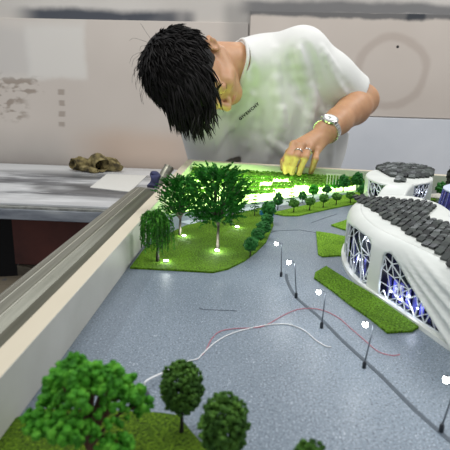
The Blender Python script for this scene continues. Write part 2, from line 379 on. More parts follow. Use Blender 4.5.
for x in (XO+0.02, XR-0.05):
    for y in (YF+0.02, 0.98): boxo('leg', x, x+0.05, y, y+0.05, 0, T-0.16, blk, table)
# metal rail beside the table
al = NT('aluminium'); al.base(al.ramp(al.noise(8, 4, al.mapped((20, 0.6, 20))), [(0.3, (122, 121, 108)), (0.7, (150, 149, 136))])); al.set(rough=0.38, metal=0.8)
rail = thing('metal_rail', 'long grooved aluminium machine rail running along the left side of the model table', 'rail', (0, 0, 0))
ztop = T+0.022
prof = [(-0.236, -0.030), (-0.240, -0.012), (-0.236, -0.002), (-0.2305, 0.001), (-0.229, 0.0), (-0.2275, 0.003), (-0.2205, 0.0045), (-0.2195, 0.003), (-0.218, 0.0045), (-0.210, 0.003), (-0.2085, 0.001), (-0.207, 0.002), (-0.199, -0.004), (-0.193, -0.012), (-0.191, -0.020), (-0.196, -0.030), (-0.215, -0.034)]
bm = bmesh.new(); A = [bm.verts.new((x, 0.10, ztop-0.004+z)) for x, z in prof]; B = [bm.verts.new((x, 0.945, ztop-0.004+z)) for x, z in prof]
for i in range(len(prof)): j = (i+1) % len(prof); bm.faces.new((A[i], A[j], B[j], B[i]))
bm.faces.new(A[::-1]); bm.faces.new(B); bmo('rail_body', bm, al.m, rail)
bm = bmesh.new(); tube(bm, [(-0.1850, 0.1, T-0.040), (-0.1850, 0.93, T-0.040)], 0.0030, 12); bmo('guide_rod', bm, al.m, rail, smooth=True)
boxo('rod_bracket', -0.19, -0.180, 0.55, 0.57, T-0.05, T-0.036, blk, rail); boxo('rod_bracket', -0.19, -0.180, 0.85, 0.87, T-0.05, T-0.036, blk, rail)
for y in (0.2, 0.82): boxo('stand', -0.225, -0.2, y, y+0.03, pz, T-0.014, blk, rail)
bm = bmesh.new(); tube(bm, [(-0.213, 0.946, T-0.006), (-0.213, 0.972, T-0.006)], 0.022, 20); bmo('end_cap', bm, al.m, rail, bevel=0.003)
t = NT('scribbled_board'); c = t.ramp(t.noise(30, 3), [(0.3, (96, 88, 74)), (0.7, (124, 116, 100))]); c = t.mix(t.ss(t.noise(34, 1, t.mapped((1, 1.6, 1))), 0.60, 0.63), c, (18, 16, 14)); t.base(c); t.set(rough=0.6)
o = boxo('scrap_board', -0.186, -0.1645, 0.12, 0.50, pz+0.001, T-0.046, t.m); tag(o, 'brown scrap board with black marks standing in the gap between rail and table', 'board')
glint_m = plain('painted_glint', (214, 213, 200), 0.25, 0.6)  # thin pale strips stand in for the highlight lines along the rail
for x, z in ((-0.2300, 0.0), (-0.2192, 0.0035), (-0.2085, 0.0012)):
    bm = bmesh.new(); tube(bm, [(x, 0.1, ztop-0.0038+z), (x, 0.944, ztop-0.0038+z)], 0.0007, 6); bmo('glint_strip', bm, glint_m, rail)
# blue cloth and metal bracket at the rail's end
bp = at(155, 184, 1.0)
def crumple(name, poly, r, m, label, cat, amp=0.006):
    bm = bmesh.new(); tube(bm, catmull(poly, 6), [r*q for q in np.interp(np.linspace(0, 1, (len(poly)-1)*6+1), [0, .3, .7, 1], [0.8, 1.1, 1.0, 0.55])], 16)
    for v in bm.verts: v.co += Vector(noise.noise_vector(v.co*60))*amp
    o = bmo(name, bm, m, smooth=True); return tag(o, label, cat)
crumple('blue_cloth', [at(150, 187, 1.0), at(153, 182, 1.005), at(156, 176, 1.01), at(155, 172, 1.01)], 0.010, plain('blue_cloth', (44, 48, 78), 0.8, var=0.35, vs=60), 'small crumpled dark blue cloth at the far end of the metal rail', 'cloth', 0.008)
br_ = thing('metal_bracket', 'curved bright metal bracket with a black tip beyond the end of the rail', 'bracket', (0, 0, 0))
bm = bmesh.new(); tube(bm, catmull([at(163, 190, 1.05), at(162, 182, 1.05), at(165, 174, 1.06), at(169, 167.5, 1.07)], 6), [0.011]*18+[0.012], 14); bmo('bracket_arm', bm, al.m, br_, smooth=True)
bm = bmesh.new(); tube(bm, [at(167.5, 166, 1.068), at(172.5, 169, 1.075)], 0.0035, 8); bmo('bracket_tip', bm, blk, br_)
boxo('base_shelf', -0.285, -0.17, 0.95, 1.1, T-0.035, T-0.025, plain('pale_board', (176, 168, 156), 0.6), rail)

#@@PERSON
# ================================================================== PERSON
class SDF:
    def __init__(s, lo, hi, vox):
        s.lo = np.array(lo, float); s.vox = vox; s.n = np.ceil((np.array(hi)-s.lo)/vox).astype(int)+1
        s.a = np.full(s.n, 0.03, np.float32)
    def _reg(s, lo, hi, pad):
        i0 = np.clip(np.floor((lo-pad-s.lo)/s.vox).astype(int), 0, s.n); i1 = np.clip(np.ceil((hi+pad-s.lo)/s.vox).astype(int)+1, 0, s.n)
        if (i1 <= i0).any(): return None, None
        ax = [(s.lo[k]+s.vox*np.arange(i0[k], i1[k])).astype(np.float32) for k in range(3)]
        return tuple(slice(i0[k], i1[k]) for k in range(3)), np.meshgrid(*ax, indexing='ij', sparse=True)
    def _op(s, sl, d, k, op):
        a = s.a[sl]
        if op == 'sub': d = -d; 
        if op == 'sub':
            h = np.clip(0.5+0.5*(d-a)/k, 0, 1); r = a*(1-h)+d*h+k*h*(1-h)
        else:
            h = np.clip(0.5+0.5*(d-a)/k, 0, 1); r = d*(1-h)+a*h-k*h*(1-h)
        s.a[sl] = r
    def cone(s, a, b, ra, rb, k=0.01, op='add'):
        a = np.array(a, np.float32); b = np.array(b, np.float32); R = max(ra, rb)
        sl, P = s._reg(np.minimum(a, b)-R, np.maximum(a, b)+R, 0.03+k)
        if sl is None: return
        ba = b-a; L = float((ba*ba).sum())+1e-12
        q = [P[i]-a[i] for i in range(3)]
        t = np.clip((q[0]*ba[0]+q[1]*ba[1]+q[2]*ba[2])/L, 0, 1)
        d = np.sqrt((q[0]-t*ba[0])**2+(q[1]-t*ba[1])**2+(q[2]-t*ba[2])**2)-(ra+(rb-ra)*t)
        s._op(sl, d.astype(np.float32), k, op)
    def ell(s, c, r, R=None, k=0.01, op='add'):
        c = np.array(c, np.float32); r = np.array(r, np.float32); m = float(r.max())
        sl, P = s._reg(c-m, c+m, 0.03+k)
        if sl is None: return
        q = [P[i]-c[i] for i in range(3)]
        if R is not None:
            R = np.array(R); q = [q[0]*R[0][i]+q[1]*R[1][i]+q[2]*R[2][i] for i in range(3)]
        k0 = np.sqrt(sum((q[i]/r[i])**2 for i in range(3))); k1 = np.sqrt(sum((q[i]/r[i]**2)**2 for i in range(3)))+1e-9
        s._op(sl, (k0*(k0-1)/k1).astype(np.float32), k, op)
    def chain(s, pts, rads, k=0.006, op='add'):
        for i in range(len(pts)-1): s.cone(pts[i], pts[i+1], rads[i], rads[i+1], k, op)
    def half(s, p, n, lo, hi, k=0.003):       # keep only the side against n, inside the box lo..hi
        sl, P = s._reg(np.array(lo), np.array(hi), 0)
        d = (P[0]-p[0])*n[0]+(P[1]-p[1])*n[1]+(P[2]-p[2])*n[2]
        a = s.a[sl]; s.a[sl] = np.maximum(a, d.astype(np.float32))
    def mesh(s, name, smooth_it=2):
        gr = openvdb.FloatGrid(0.03); gr.copyFromArray(s.a)
        out = gr.convertToPolygons(isovalue=0.0, adaptivity=0.0) if False else gr.convertToQuads(isovalue=0.0)
        V, Q = out[0], out[1]
        V = V*s.vox+s.lo
        me = mesh_of(name, V, Q[:, ::-1] if True else Q, True)
        if smooth_it:
            bm = bmesh.new(); bm.from_mesh(me)
            for _ in range(smooth_it): bmesh.ops.smooth_vert(bm, verts=bm.verts, factor=0.5, use_axis_x=True, use_axis_y=True, use_axis_z=True)
            bmesh.ops.recalc_face_normals(bm, faces=bm.faces); bm.to_mesh(me); bm.free()
        return me
V3 = Vector
# head frame: F out of the face, U to the crown, L towards his left ear
_F = C_R*0.60-C_U*0.787-C_F*0.146; _U = -C_R*0.509-C_U*0.233-C_F*0.829; _L = C_R*0.618+C_U*0.571-C_F*0.540
HF, HU, HL = _F.normalized(), _U.normalized(), _L.normalized()
HR = Matrix((HF, HU, HL)).transposed()
hv = ray(194.5, 72).normalized()*1.20
HC = V3((0, 0, T+CH))+hv
def H(f, u, l): return HC+HF*f+HU*u+HL*l
SH_L = at(303, 50, 1.32)+V3((0, 0.02, -0.015)); EL_L = at(363, 100, 1.40); WR_L = at(326, 131.5, 1.20)
NB = at(250, 61, 1.31); SH_R = V3((-0.165, 1.30, T+0.225)); EL_R = V3((-0.105, 1.37, T-0.03)); WR_R = V3((0.02, 1.36, T-0.17))
HIP = V3((0.075, 1.66, T+0.02)); CHEST = V3((0.02, 1.42, T+0.20)); WAIST = V3((0.07, 1.56, T+0.08))

S = SDF((-0.30, 0.98, T-0.30), (0.36, 1.80, T+0.44), 0.0024)
# torso inside the shirt, hips
S.ell(CHEST+V3((0.02, 0.03, 0)), (0.12, 0.09, 0.11), k=0.03); S.cone(WAIST, HIP, 0.12, 0.13, 0.04); S.ell(CHEST.lerp(WAIST, 0.5), (0.14, 0.11, 0.12), k=0.05)
S.cone(NB+V3((0.03, 0.05, -0.02)), SH_L, 0.036, 0.036, 0.02); S.cone(NB+V3((0, 0.05, -0.03)), SH_R, 0.04, 0.04, 0.02)
# neck
S.cone(H(-0.028, -0.02, 0), NB+V3((0.02, 0.04, -0.005)), 0.050, 0.052, 0.02)
S.cone(H(0.005, -0.055, 0.0), NB+V3((0.02, 0.04, -0.02)), 0.034, 0.046, 0.02)
# head
S.ell(H(-0.004, 0.038, 0), (0.088, 0.074, 0.071), HR, 0.02); S.ell(H(0.028, 0.046, 0), (0.060, 0.060, 0.060), HR, 0.02)
S.ell(H(0.04, -0.02, 0), (0.052, 0.066, 0.055), HR, 0.02)
for q in (-1, 1):
    S.cone(H(0.0, -0.045, 0.052*q), H(0.070, -0.088, 0.014*q), 0.016, 0.015, 0.02)      # jaw
    S.ell(H(0.068, -0.012, 0.038*q), (0.020, 0.020, 0.020), HR, 0.015)                  # cheekbone
    S.cone(H(0.0, -0.03, 0.057*q), H(0.045, -0.035, 0.046*q), 0.02, 0.02, 0.02)
    S.cone(H(0.086, 0.034, 0.012*q), H(0.076, 0.036, 0.044*q), 0.009, 0.008, 0.012)     # brow
S.ell(H(0.078, -0.088, 0), (0.016, 0.016, 0.020), HR, 0.012)
S.ell(H(0.066, -0.05, 0), (0.028, 0.034, 0.034), HR, 0.02)
for q in (-1, 1): S.ell(H(0.094, 0.013, 0.031*q), (0.012, 0.011, 0.016), HR, 0.008, 'sub'); S.ell(H(0.079, 0.013, 0.031*q), (0.0125, 0.0125, 0.0135), HR, 0.002)
S.cone(H(0.088, 0.022, 0), H(0.108, -0.018, 0), 0.006, 0.0085, 0.008); S.ell(H(0.107, -0.021, 0), (0.010, 0.009, 0.010), HR, 0.005)
for q in (-1, 1): S.ell(H(0.097, -0.024, 0.011*q), (0.010, 0.007, 0.0065), HR, 0.005)
S.ell(H(0.093, -0.046, 0), (0.008, 0.0055, 0.020), HR, 0.004); S.ell(H(0.090, -0.057, 0), (0.0085, 0.006, 0.017), HR, 0.004)
S.cone(H(0.101, -0.0515, -0.017), H(0.101, -0.0515, 0.017), 0.0022, 0.0022, 0.002, 'sub')
for q in (-1, 1):                                                                      # ears
    e = [H(-0.002, -0.022, 0.070*q), H(-0.012, -0.004, 0.080*q), H(-0.016, 0.016, 0.084*q), H(-0.006, 0.030, 0.081*q), H(0.006, 0.024, 0.074*q)]
    S.chain(e, [0.007, 0.006, 0.0055, 0.005, 0.0045], 0.004); S.ell(H(-0.004, 0.004, 0.074*q), (0.014, 0.024, 0.006), HR, 0.005)
    S.ell(H(0.0, 0.004, 0.083*q), (0.007, 0.012, 0.006), HR, 0.003, 'sub')
# left arm
S.ell(SH_L, (0.042, 0.042, 0.042), k=0.02); S.cone(SH_L, EL_L, 0.042, 0.038, 0.03)
fm = EL_L.lerp(WR_L, 0.28); S.chain([EL_L, fm, EL_L.lerp(WR_L, 0.7), WR_L], [0.040, 0.0415, 0.031, 0.0255], 0.015)
# hand: knuckles, joints, tips (index, middle, ring, little)
YM = 1.135
MC = [at(294.0, 145, YM), at(301.3, 146, YM-0.002), at(309.0, 148, YM+0.004), at(316.5, 151, YM+0.014)]
PJ = [at(288.8, 155.5, 1.105), at(296.4, 156.5, 1.10), at(305, 157.5, 1.105), at(315.2, 159, 1.125)]
DJ = [at(285.8, 164.5, 1.112), at(293.2, 165.5, 1.107), at(301.0, 166.5, 1.112), at(312.8, 167, 1.13)]
TP = [at(285.3, 171.5, 1.122), at(292.0, 172.5, 1.117), at(299.2, 173, 1.120), at(310.8, 172.5, 1.138)]
S.ell(WR_L, (0.027, 0.024, 0.027), k=0.012)
for i, m in enumerate(MC):
    w0 = WR_L.lerp(m, 0.12)+(m-MC[1])*0.25
    S.cone(w0, m, 0.0145 if i < 3 else 0.013, 0.0092, 0.010)
rr = [(0.0092, 0.0084, 0.0077, 0.0068), (0.0093, 0.0085, 0.0078, 0.0069), (0.0090, 0.0083, 0.0076, 0.0067), (0.0082, 0.0076, 0.0070, 0.0062)]
for i in range(4): S.chain([MC[i], PJ[i], DJ[i], TP[i]], rr[i], 0.0012); S.ell(PJ[i], [rr[i][1]*1.06]*3, k=0.003); S.ell(MC[i]+V3((0, -0.002, 0.001)), [rr[i][0]*1.08]*3, k=0.005)
th0 = WR_L.lerp(MC[0], 0.35)+V3((-0.004, 0.016, -0.014)); th1 = at(291, 153, 1.165); th2 = at(285, 162, 1.155); th3 = at(283.8, 168.5, 1.148)
S.chain([th0, th1, th2, th3], [0.016, 0.0125, 0.0108, 0.0082], 0.005)
# right arm hangs down behind the rim
S.ell(SH_R, (0.052, 0.052, 0.05), k=0.03); S.cone(SH_R, EL_R, 0.048, 0.038, 0.03); S.chain([EL_R, EL_R.lerp(WR_R, 0.3), WR_R], [0.038, 0.039, 0.026], 0.015)
rh = [WR_R+V3((0.015+0.018*j, -0.02-0.006*j, -0.065)) for j in range(4)]
for j, m in enumerate(rh):
    S.cone(WR_R+V3((0.004*j, 0, -0.01)), m, 0.017, 0.011, 0.014); S.chain([m, m+V3((0.012, -0.018, -0.022)), m+V3((0.02, -0.012, -0.045))], [0.0105, 0.0092, 0.0075], 0.003)
S.chain([WR_R+V3((0, 0.0, -0.02)), WR_R+V3((-0.02, -0.03, -0.045)), WR_R+V3((-0.008, -0.05, -0.065))], [0.015, 0.012, 0.008], 0.004)
body_me = S.mesh('body', 1)
sk = NT('skin'); n = sk.noise(30, 4); c = sk.ramp(n, [(0.3, (172, 126, 90)), (0.7, (190, 145, 108))]); sk.base(c); sk.set(rough=0.5, sss=0.12); sk.b.inputs['Subsurface Radius'].default_value = (0.01, 0.004, 0.002); sk.b.inputs['Subsurface Scale'].default_value = 0.4
sk.bump(sk.noise(350, 3), 0.12, 0.0006)
lip = plain('lip_skin', (176, 112, 98), 0.45, sss=0.1)
person = link('person', body_me, [sk.m, lip])
person['label'] = 'black-haired person in a white T-shirt bending over the back rim of the model table'; person['category'] = 'person'
cen = np.empty(len(body_me.polygons)*3, np.float32); body_me.polygons.foreach_get('center', cen); cen = cen.reshape(-1, 3)-np.array(HC)
hf = cen @ np.array(HF); hu = cen @ np.array(HU); hl = cen @ np.array(HL)
lipm = (hf > 0.085) & (hf < 0.12) & (hu < -0.041) & (hu > -0.0625) & (np.abs(hl) < 0.021)
body_me.polygons.foreach_set('material_index', lipm.astype(np.int32))
bvh = BVHTree.FromPolygons([v.co for v in body_me.vertices], [p.vertices[:] for p in body_me.polygons])
# eyebrows and lashes as fine short hairs
hair_m = NT('black_hair'); hair_m.base(hair_m.ramp(hair_m.noise(60, 2), [(0.3, (9, 8, 8)), (0.7, (20, 17, 16))])); hair_m.set(rough=0.55, spec=0.18); hair_m = hair_m.m
for nm, n_, u0, arc, ln in (('eyebrow', 60, 0.036, 0.006, 0.009), ('eyelash', 22, 0.006, -0.003, 0.004)):
    for q in (-1, 1):
        bm = bmesh.new(); rad_ = 0.0008 if nm == 'eyebrow' else 0.0004
        for i in range(n_):
            s_ = i/(n_-1); l_ = (0.012+0.034*s_)*q if nm == 'eyebrow' else (0.018+0.027*s_)*q
            u_ = u0+arc*math.sin(s_*PI)+(random.uniform(-.002, .002) if nm == 'eyebrow' else 0)
            o_ = H(0.15, u_, l_); hit = bvh.ray_cast(o_, -HF)
            if hit[0] is None: continue
            p = hit[0]-HF*0.0005; d_ = (HL*q*0.8+HF*0.25+HU*0.2) if nm == 'eyebrow' else (HF*0.8-HU*0.6)
            tube(bm, [p, p+d_.normalized()*ln*random.uniform(.7, 1)], [rad_, rad_*0.4], 3)
        bmo(nm, bm, hair_m, person)

# ------------------------------------------------------------------ T-shirt
S = SDF((-0.30, 1.14, T-0.14), (0.36, 1.86, T+0.42), 0.0032)
S.ell(CHEST+V3((0.01, 0.0, 0.0)), (0.175, 0.135, 0.155), k=0.04); S.ell(CHEST.lerp(WAIST, 0.55)+V3((0.03, -0.04, -0.03)), (0.175, 0.15, 0.15), k=0.06)
S.cone(WAIST+V3((0.03, -0.05, -0.02)), HIP+V3((0.0, 0, -0.02)), 0.155, 0.155, 0.05)
S.ell(V3((0.05, 1.42, T+0.02)), (0.175, 0.10, 0.16), k=0.05)
S.cone(NB+V3((0.03, 0.07, -0.005)), SH_L+V3((0.0, 0.01, 0.008)), 0.060, 0.064, 0.03); S.cone(NB+V3((0.0, 0.07, -0.03)), SH_R, 0.065, 0.062, 0.04)
S.cone(NB+V3((-0.03, -0.01, -0.01)), NB+V3((0.03, 0.06, -0.005)), 0.060, 0.064, 0.02); S.cone(NB+V3((0.022, 0.03, -0.004)), NB+V3((0.06, 0.12, -0.03)), 0.060, 0.09, 0.02)
ad = (EL_L-SH_L).normalized(); se = SH_L+ad*(EL_L-SH_L).length*0.86
S.chain([SH_L, SH_L.lerp(se, 0.5)+V3((0, 0, -0.004)), se+ad*0.03+V3((0.0, 0, -0.004))], [0.064, 0.060, 0.056], 0.03)
rd = (EL_R-SH_R).normalized(); re_ = SH_R+rd*(EL_R-SH_R).length*0.78
S.chain([SH_R, re_+rd*0.03], [0.060, 0.060], 0.03)
# folds: long soft ridges and hollows that fan from shoulder, armpit and collar
fb = bvh
def fold(p0, p1, Yg, r=0.011, op='add', k=0.014, n=7, bow=0.0):
    pts = []; tts = []; vs = []
    for i in range(n):
        s_ = i/(n-1); px = p0[0]+(p1[0]-p0[0])*s_+bow*math.sin(s_*PI); py = p0[1]+(p1[1]-p0[1])*s_
        o_ = V3((0, 0, T+CH)); v = ray(px, py).normalized()
        # march through the field built so far
        tt = 1.1
        for _ in range(60):
            p = o_+v*tt; ix = ((np.array(p)-S.lo)/S.vox).round().astype(int)
            if (ix < 0).any() or (ix >= S.n).any(): tt += 0.02; continue
            d = float(S.a[tuple(ix)])
            if d < 0.0025: break
            tt += max(0.002, d*0.6)
        tts.append(tt); vs.append(v)
    cf = np.polyfit(range(n), tts, 2)
    for i in range(n): pts.append(o_+vs[i]*(float(np.polyval(cf, i))+(0.008 if op == 'add' else -0.0065)))
    rs = [r*(0.35+0.65*math.sin(PI*min(1, (i+0.6)/n))) for i in range(n)]
    S.chain(pts, rs, k, op)
F = [((255, 60), (262, 150), 0.009, 'sub', -4), ((275, 50), (285, 140), 0.009, 'add', -3), ((290, 48), (318, 120), 0.010, 'sub', -8), ((300, 50), (328, 125), 0.008, 'add', -6),
     ((252, 95), (215, 140), 0.009, 'add', 3), ((262, 105), (232, 160), 0.009, 'sub', 3), ((226, 118), (214, 150), 0.008, 'add', 0), ((282, 110), (268, 160), 0.010, 'add', 2),
     ((300, 108), (292, 150), 0.009, 'sub', 2), ((312, 86), (300, 150), 0.010, 'add', 4), ((322, 110), (318, 160), 0.009, 'sub', 0), ((330, 108), (330, 160), 0.010, 'add', 0), ((304, 40), (318, 84), 0.009, 'sub', 3),
     ((322, 48), (345, 92), 0.007, 'add', 0), ((332, 60), (352, 92), 0.006, 'sub', 0), ((248, 150), (238, 164), 0.009, 'sub', 0), ((270, 140), (300, 164), 0.008, 'add', 0)]
for a, b, r, op, bow in F: fold(a, b, 0, r, op, bow=bow)
# sleeve ends, collar and hem are open
def cutend(p, n, rad, depth, lo, hi, axis_off=0.004):
    S.half(p, n, lo, hi)
S.half(se+ad*0.0, ad, se-V3((0.03, 0.085, 0.085))+ad*0.035, se+V3((0.12, 0.09, 0.09)))
S.cone(se-ad*0.030, se+ad*0.04, 0.045, 0.051, 0.004, 'sub')
S.half(re_, rd, re_-V3((0.08, 0.08, 0.12)), re_+V3((0.08, 0.02, 0.03)))
nk = (NB-H(-0.01, -0.03, 0)).normalized()
cp = at(241, 62, 1.275); nk = (C_R*0.90+C_F*0.40-C_U*0.1).normalized()
S.half(cp, -nk, cp-V3((0.11, 0.10, 0.11)), cp+V3((0.05, 0.11, 0.08)))
S.cone(cp-nk*0.07, cp-nk*0.034, 0.056, 0.0535, 0.004, 'sub')
sh_me = S.mesh('t_shirt', 2)
sm = NT('white_cotton'); sm.base(sm.ramp(sm.noise(8, 3), [(0.3, (206, 207, 203)), (0.7, (218, 219, 215))])); sm.set(rough=0.85, sheen=0.15)
w1 = sm.noise(900, 2); w2 = sm.noise(22, 4); sm.bump(sm.math('ADD', sm.math('MULTIPLY', w1, 0.06), w2), 0.12, 0.004)
shirt = link('t_shirt', sh_me, sm.m, person)
sb = BVHTree.FromPolygons([v.co for v in sh_me.vertices], [p.vertices[:] for p in sh_me.polygons])
# lettering across the chest, laid onto the cloth
def chest_text():
    cu = bpy.data.curves.new('lettering', 'FONT'); cu.body = 'GIVENCHY'; cu.size = 1; cu.space_character = 1.35; cu.extrude = 0; cu.offset = 0.045; cu.resolution_u = 3
    o = bpy.data.objects.new('tmp', cu); COL.objects.link(o); bpy.context.view_layer.update()
    me = bpy.data.meshes.new_from_object(o); bpy.data.objects.remove(o)
    xs = [v.co.x for v in me.vertices]; w = max(xs)
    A = (240.2, 120.6); B = (259.6, 104.2); dx, dy = B[0]-A[0], B[1]-A[1]; L = math.hypot(dx, dy); ux, uy = dx/L, dy/L
    o_ = V3((0, 0, T+CH))
    for v in me.vertices:
        s_ = v.co.x/w; h_ = v.co.y*4.0
        px = A[0]+dx*s_+uy*h_*1.0; py = A[1]+dy*s_-ux*h_
        r = ray(px, py).normalized(); hit = sb.ray_cast(o_+r*1.1, r)
        v.co = hit[0]-r*0.0016 if hit[0] else o_+r*1.25
    link('lettering', me, plain('black_print', (30, 30, 30), 0.6), shirt)
chest_text()
# collar band and sleeve seam
bm = bmesh.new(); u_ = nk.orthogonal().normalized(); w_ = nk.cross(u_); ring = []
for k in range(49):
    a = 2*PI*k/48; d = u_*math.cos(a)+w_*math.sin(a); o_ = cp+nk*0.006; hit = sb.ray_cast(o_+d*0.14, -d)
    ring.append(((hit[0]-o_).length if hit[0] and (hit[0]-o_).length < 0.085 else 0.062, o_, d))
rd_ = [r_[0] for r_ in ring[:48]]
for _ in range(6): rd_ = [(rd_[i-1]+rd_[i]+rd_[(i+1) % 48])/3 for i in range(48)]
tube(bm, [ring[i % 48][1]+ring[i % 48][2]*(rd_[i % 48]-0.002)-nk*0.004 for i in range(49)], 0.0042, 6); bmo('collar', bm, sm.m, shirt, smooth=True)

# ------------------------------------------------------------------ trousers and shoes (behind the table)
S = SDF((-0.25, 1.40, -0.01), (0.40, 2.02, T+0.16), 0.008)
for q in (-1, 1):
    hp = HIP+V3((0.085*q, 0.02, -0.03)); kn = V3((hp.x+0.02*q, 1.66, 0.47)); an = V3((hp.x+0.03*q, 1.74, 0.09))
    S.chain([hp, kn, an], [0.095, 0.07, 0.06], 0.04)
S.ell(HIP+V3((0, 0.03, 0)), (0.17, 0.13, 0.12), k=0.05)
link('trousers', S.mesh('trousers', 2), plain('dark_trousers', (40, 42, 50), 0.9, var=0.15), person)
for q in (-1, 1):
    x = HIP.x+0.115*q; S = SDF((x-0.07, 1.5, -0.01), (x+0.07, 1.84, 0.14), 0.005)
    S.cone((x, 1.77, 0.05), (x, 1.60, 0.035), 0.042, 0.036, 0.02); S.cone((x, 1.77, 0.05), (x, 1.765, 0.09), 0.04, 0.04, 0.02); S.half((0, 0, 0.002), (0, 0, -1), (x-.07, 1.5, -.01), (x+.07, 1.84, .14))
    link('shoe', S.mesh('shoe', 1), plain('shoe_grey', (70, 70, 72), 0.7), person)

# ------------------------------------------------------------------ hair: cap plus some hundreds of tapering locks
S = SDF(np.array(HC)-0.17, np.array(HC)+0.17, 0.003)
S.ell(H(-0.008, 0.052, 0), (0.090, 0.074, 0.080), HR, 0.02)
S.ell(H(0.034, 0.080, 0.0), (0.064, 0.040, 0.066), HR, 0.015)
S.ell(H(0.076, 0.086, 0.0), (0.038, 0.030, 0.050), HR, 0.015)
S.ell(H(-0.046, 0.01, 0), (0.048, 0.048, 0.060), HR, 0.02)
S.cone(H(0.018, 0.040, 0.066), H(0.022, 0.018, 0.066), 0.009, 0.003, 0.01)
S.ell(H(-0.002, 0.006, 0.085), (0.022, 0.030, 0.022), HR, 0.006, 'sub')
cap_me = S.mesh('hair', 2); hair = link('hair', cap_me, hair_m, person)
hb = BVHTree.FromPolygons([v.co for v in cap_me.vertices], [p.vertices[:] for p in cap_me.polygons])
bm = bmesh.new(); crown = H(-0.083, 0.075, 0.0); cen0 = H(-0.01, 0.05, 0)
grav = V3((0, 0, -1))
earc = H(-0.003, 0.004, 0.082)
for i in range(3200):
    d = V3(rng.normal(size=3)).normalized(); hit = hb.ray_cast(cen0+d*0.3, -d)
    if hit[0] is None: continue
    p = hit[0]; r = p-HC; f, u, l = r.dot(HF), r.dot(HU), r.dot(HL)
    if u < 0.01 and f > -0.01: continue
    nrm = hit[1]
    if nrm.dot(d) < 0: nrm = -nrm
    away = (p-crown); away = (away-nrm*away.dot(nrm)); away = away.normalized() if away.length > 1e-4 else HF
    if (p-crown).length < 0.035: away = (away*0.4+HF*0.5+HU*0.4+HL*random.uniform(-.7, .7)).normalized()
    fringe = f > 0.02 and u > 0.04
    ln = random.uniform(0.055, 0.085) if fringe else random.uniform(0.03, 0.055)
    side = nrm.cross(away)*random.uniform(-0.4, 0.4)
    lift = random.uniform(-0.05, 0.05) if random.random() < 0.9 else random.uniform(0.1, 0.25)
    gpull = 1.1 if fringe else 0.25
    q0 = p-nrm*0.006; dirv = (away+side+nrm*lift).normalized(); pts = [q0]; ok = True
    for s_ in range(5):
        q0 = q0+dirv*ln/5; pts.append(q0)
        tgt = hb.find_nearest(q0); nn = (q0-cen0).normalized()
        dirv = (dirv-nn*(0.10 if fringe else 0.24)+grav*gpull*0.28+side*0.1).normalized()
        if tgt[0] is not None and (q0-cen0).length < (tgt[0]-cen0).length: dirv = (dirv+nn*0.5).normalized()
        r = q0-HC; ff, uu = r.dot(HF), r.dot(HU)
        if (q0-earc).length < 0.031 or (ff > 0.022 and uu < 0.058+0.10*max(0, ff-0.06)) or (ff > 0.0 and uu < 0.0): ok = False; break
    if not ok: continue
    w = random.uniform(0.0014, 0.0036); tube(bm, pts, [w*.8, w*1.1, w, w*0.8, w*.5, w*0.1], 4, cap=False)
for i in range(20):                                     # fine loose strands on the outline
    d = (HU*random.uniform(0.1, 1)+HF*random.uniform(-1, -.2)+HL*random.uniform(-1, .2)).normalized(); hit = hb.ray_cast(cen0+d*0.3, -d)
    if hit[0] is None: continue
    p = hit[0]; tdir = (p-crown).normalized(); pts = [p, p+d*0.006+tdir*0.012, p+d*0.009+tdir*0.026, p+d*0.004+tdir*0.040+grav*0.004]
    tube(bm, catmull(pts, 3), [0.00032]*9+[0.0002], 3, cap=False)
bmo('hair_lock', bm, hair_m, hair, smooth=True, kind='stuff')

# ------------------------------------------------------------------ wristwatch and rings
silver = plain('steel', (205, 205, 200), 0.22, 1.0); dialm = plain('watch_dial', (226, 228, 226), 0.25)
wa = (WR_L-EL_L).normalized(); wc = WR_L-wa*0.006
face_d = (C_U*0.30-C_F*0.92-C_R*0.25); face_d = (face_d-wa*face_d.dot(wa)).normalized(); sd = wa.cross(face_d)
WM = Matrix((sd, wa, face_d)).transposed().to_4x4(); WM.translation = wc
watch = bpy.data.objects.new('wristwatch', None); COL.objects.link(watch); watch.parent = person; watch.location = (0, 0, 0)
NL = 26; RA, RB = 0.0305, 0.0275
link_me = None
bml = bmesh.new()
for i in range(NL):
    a = 2*PI*(i+0.5)/NL+PI/2
    if abs(((a-PI/2+PI) % (2*PI))-PI) < 0.55: continue
    for j, (y0, y1) in enumerate(((-0.009, -0.004), (-0.0037, 0.0037), (0.004, 0.009))):
        M = WM @ Matrix.Translation((RA*math.cos(a), 0, RB*math.sin(a))) @ Matrix.Rotation(-(a-PI/2), 4, 'Y')
        box(bml, -0.0034, 0.0034, y0, y1, -0.0014, 0.0016+(0.0004 if j == 1 else 0), M)
bmo('bracelet', bml, silver, watch, bevel=0.0005)
zc = RB+0.0005
bm = bmesh.new(); lathe(bm, [(0.0175, -0.003), (0.0195, -0.001), (0.0195, 0.004), (0.0185, 0.0052), (0.0165, 0.0062), (0.0150, 0.0056)], 32, WM @ Matrix.Translation((0, 0, zc))); bmo('case', bm, silver, watch, smooth=False, bevel=0.0003)
bm = bmesh.new(); lathe(bm, [(0.0145, 0.0055), (0.0145, 0.0064), (0.012, 0.0066)], 32, WM @ Matrix.Translation((0, 0, zc))); dl = bmo('dial', bm, dialm, watch)
bm = bmesh.new(); box(bm, -0.0006, 0.0006, -0.001, 0.009, 0.0067, 0.0072, WM @ Matrix.Translation((0, 0, zc))); box(bm, -0.001, 0.0065, -0.0006, 0.0006, 0.0067, 0.0072, WM @ Matrix.Translation((0, 0, zc))); bmo('watch_hand', bm, blk, watch)
bm = bmesh.new(); tube(bm, [WM @ V3((0.019, 0, zc+0.001)), WM @ V3((0.0225, 0, zc+0.001))], 0.003, 10); bmo('winding_crown', bm, silver, watch)
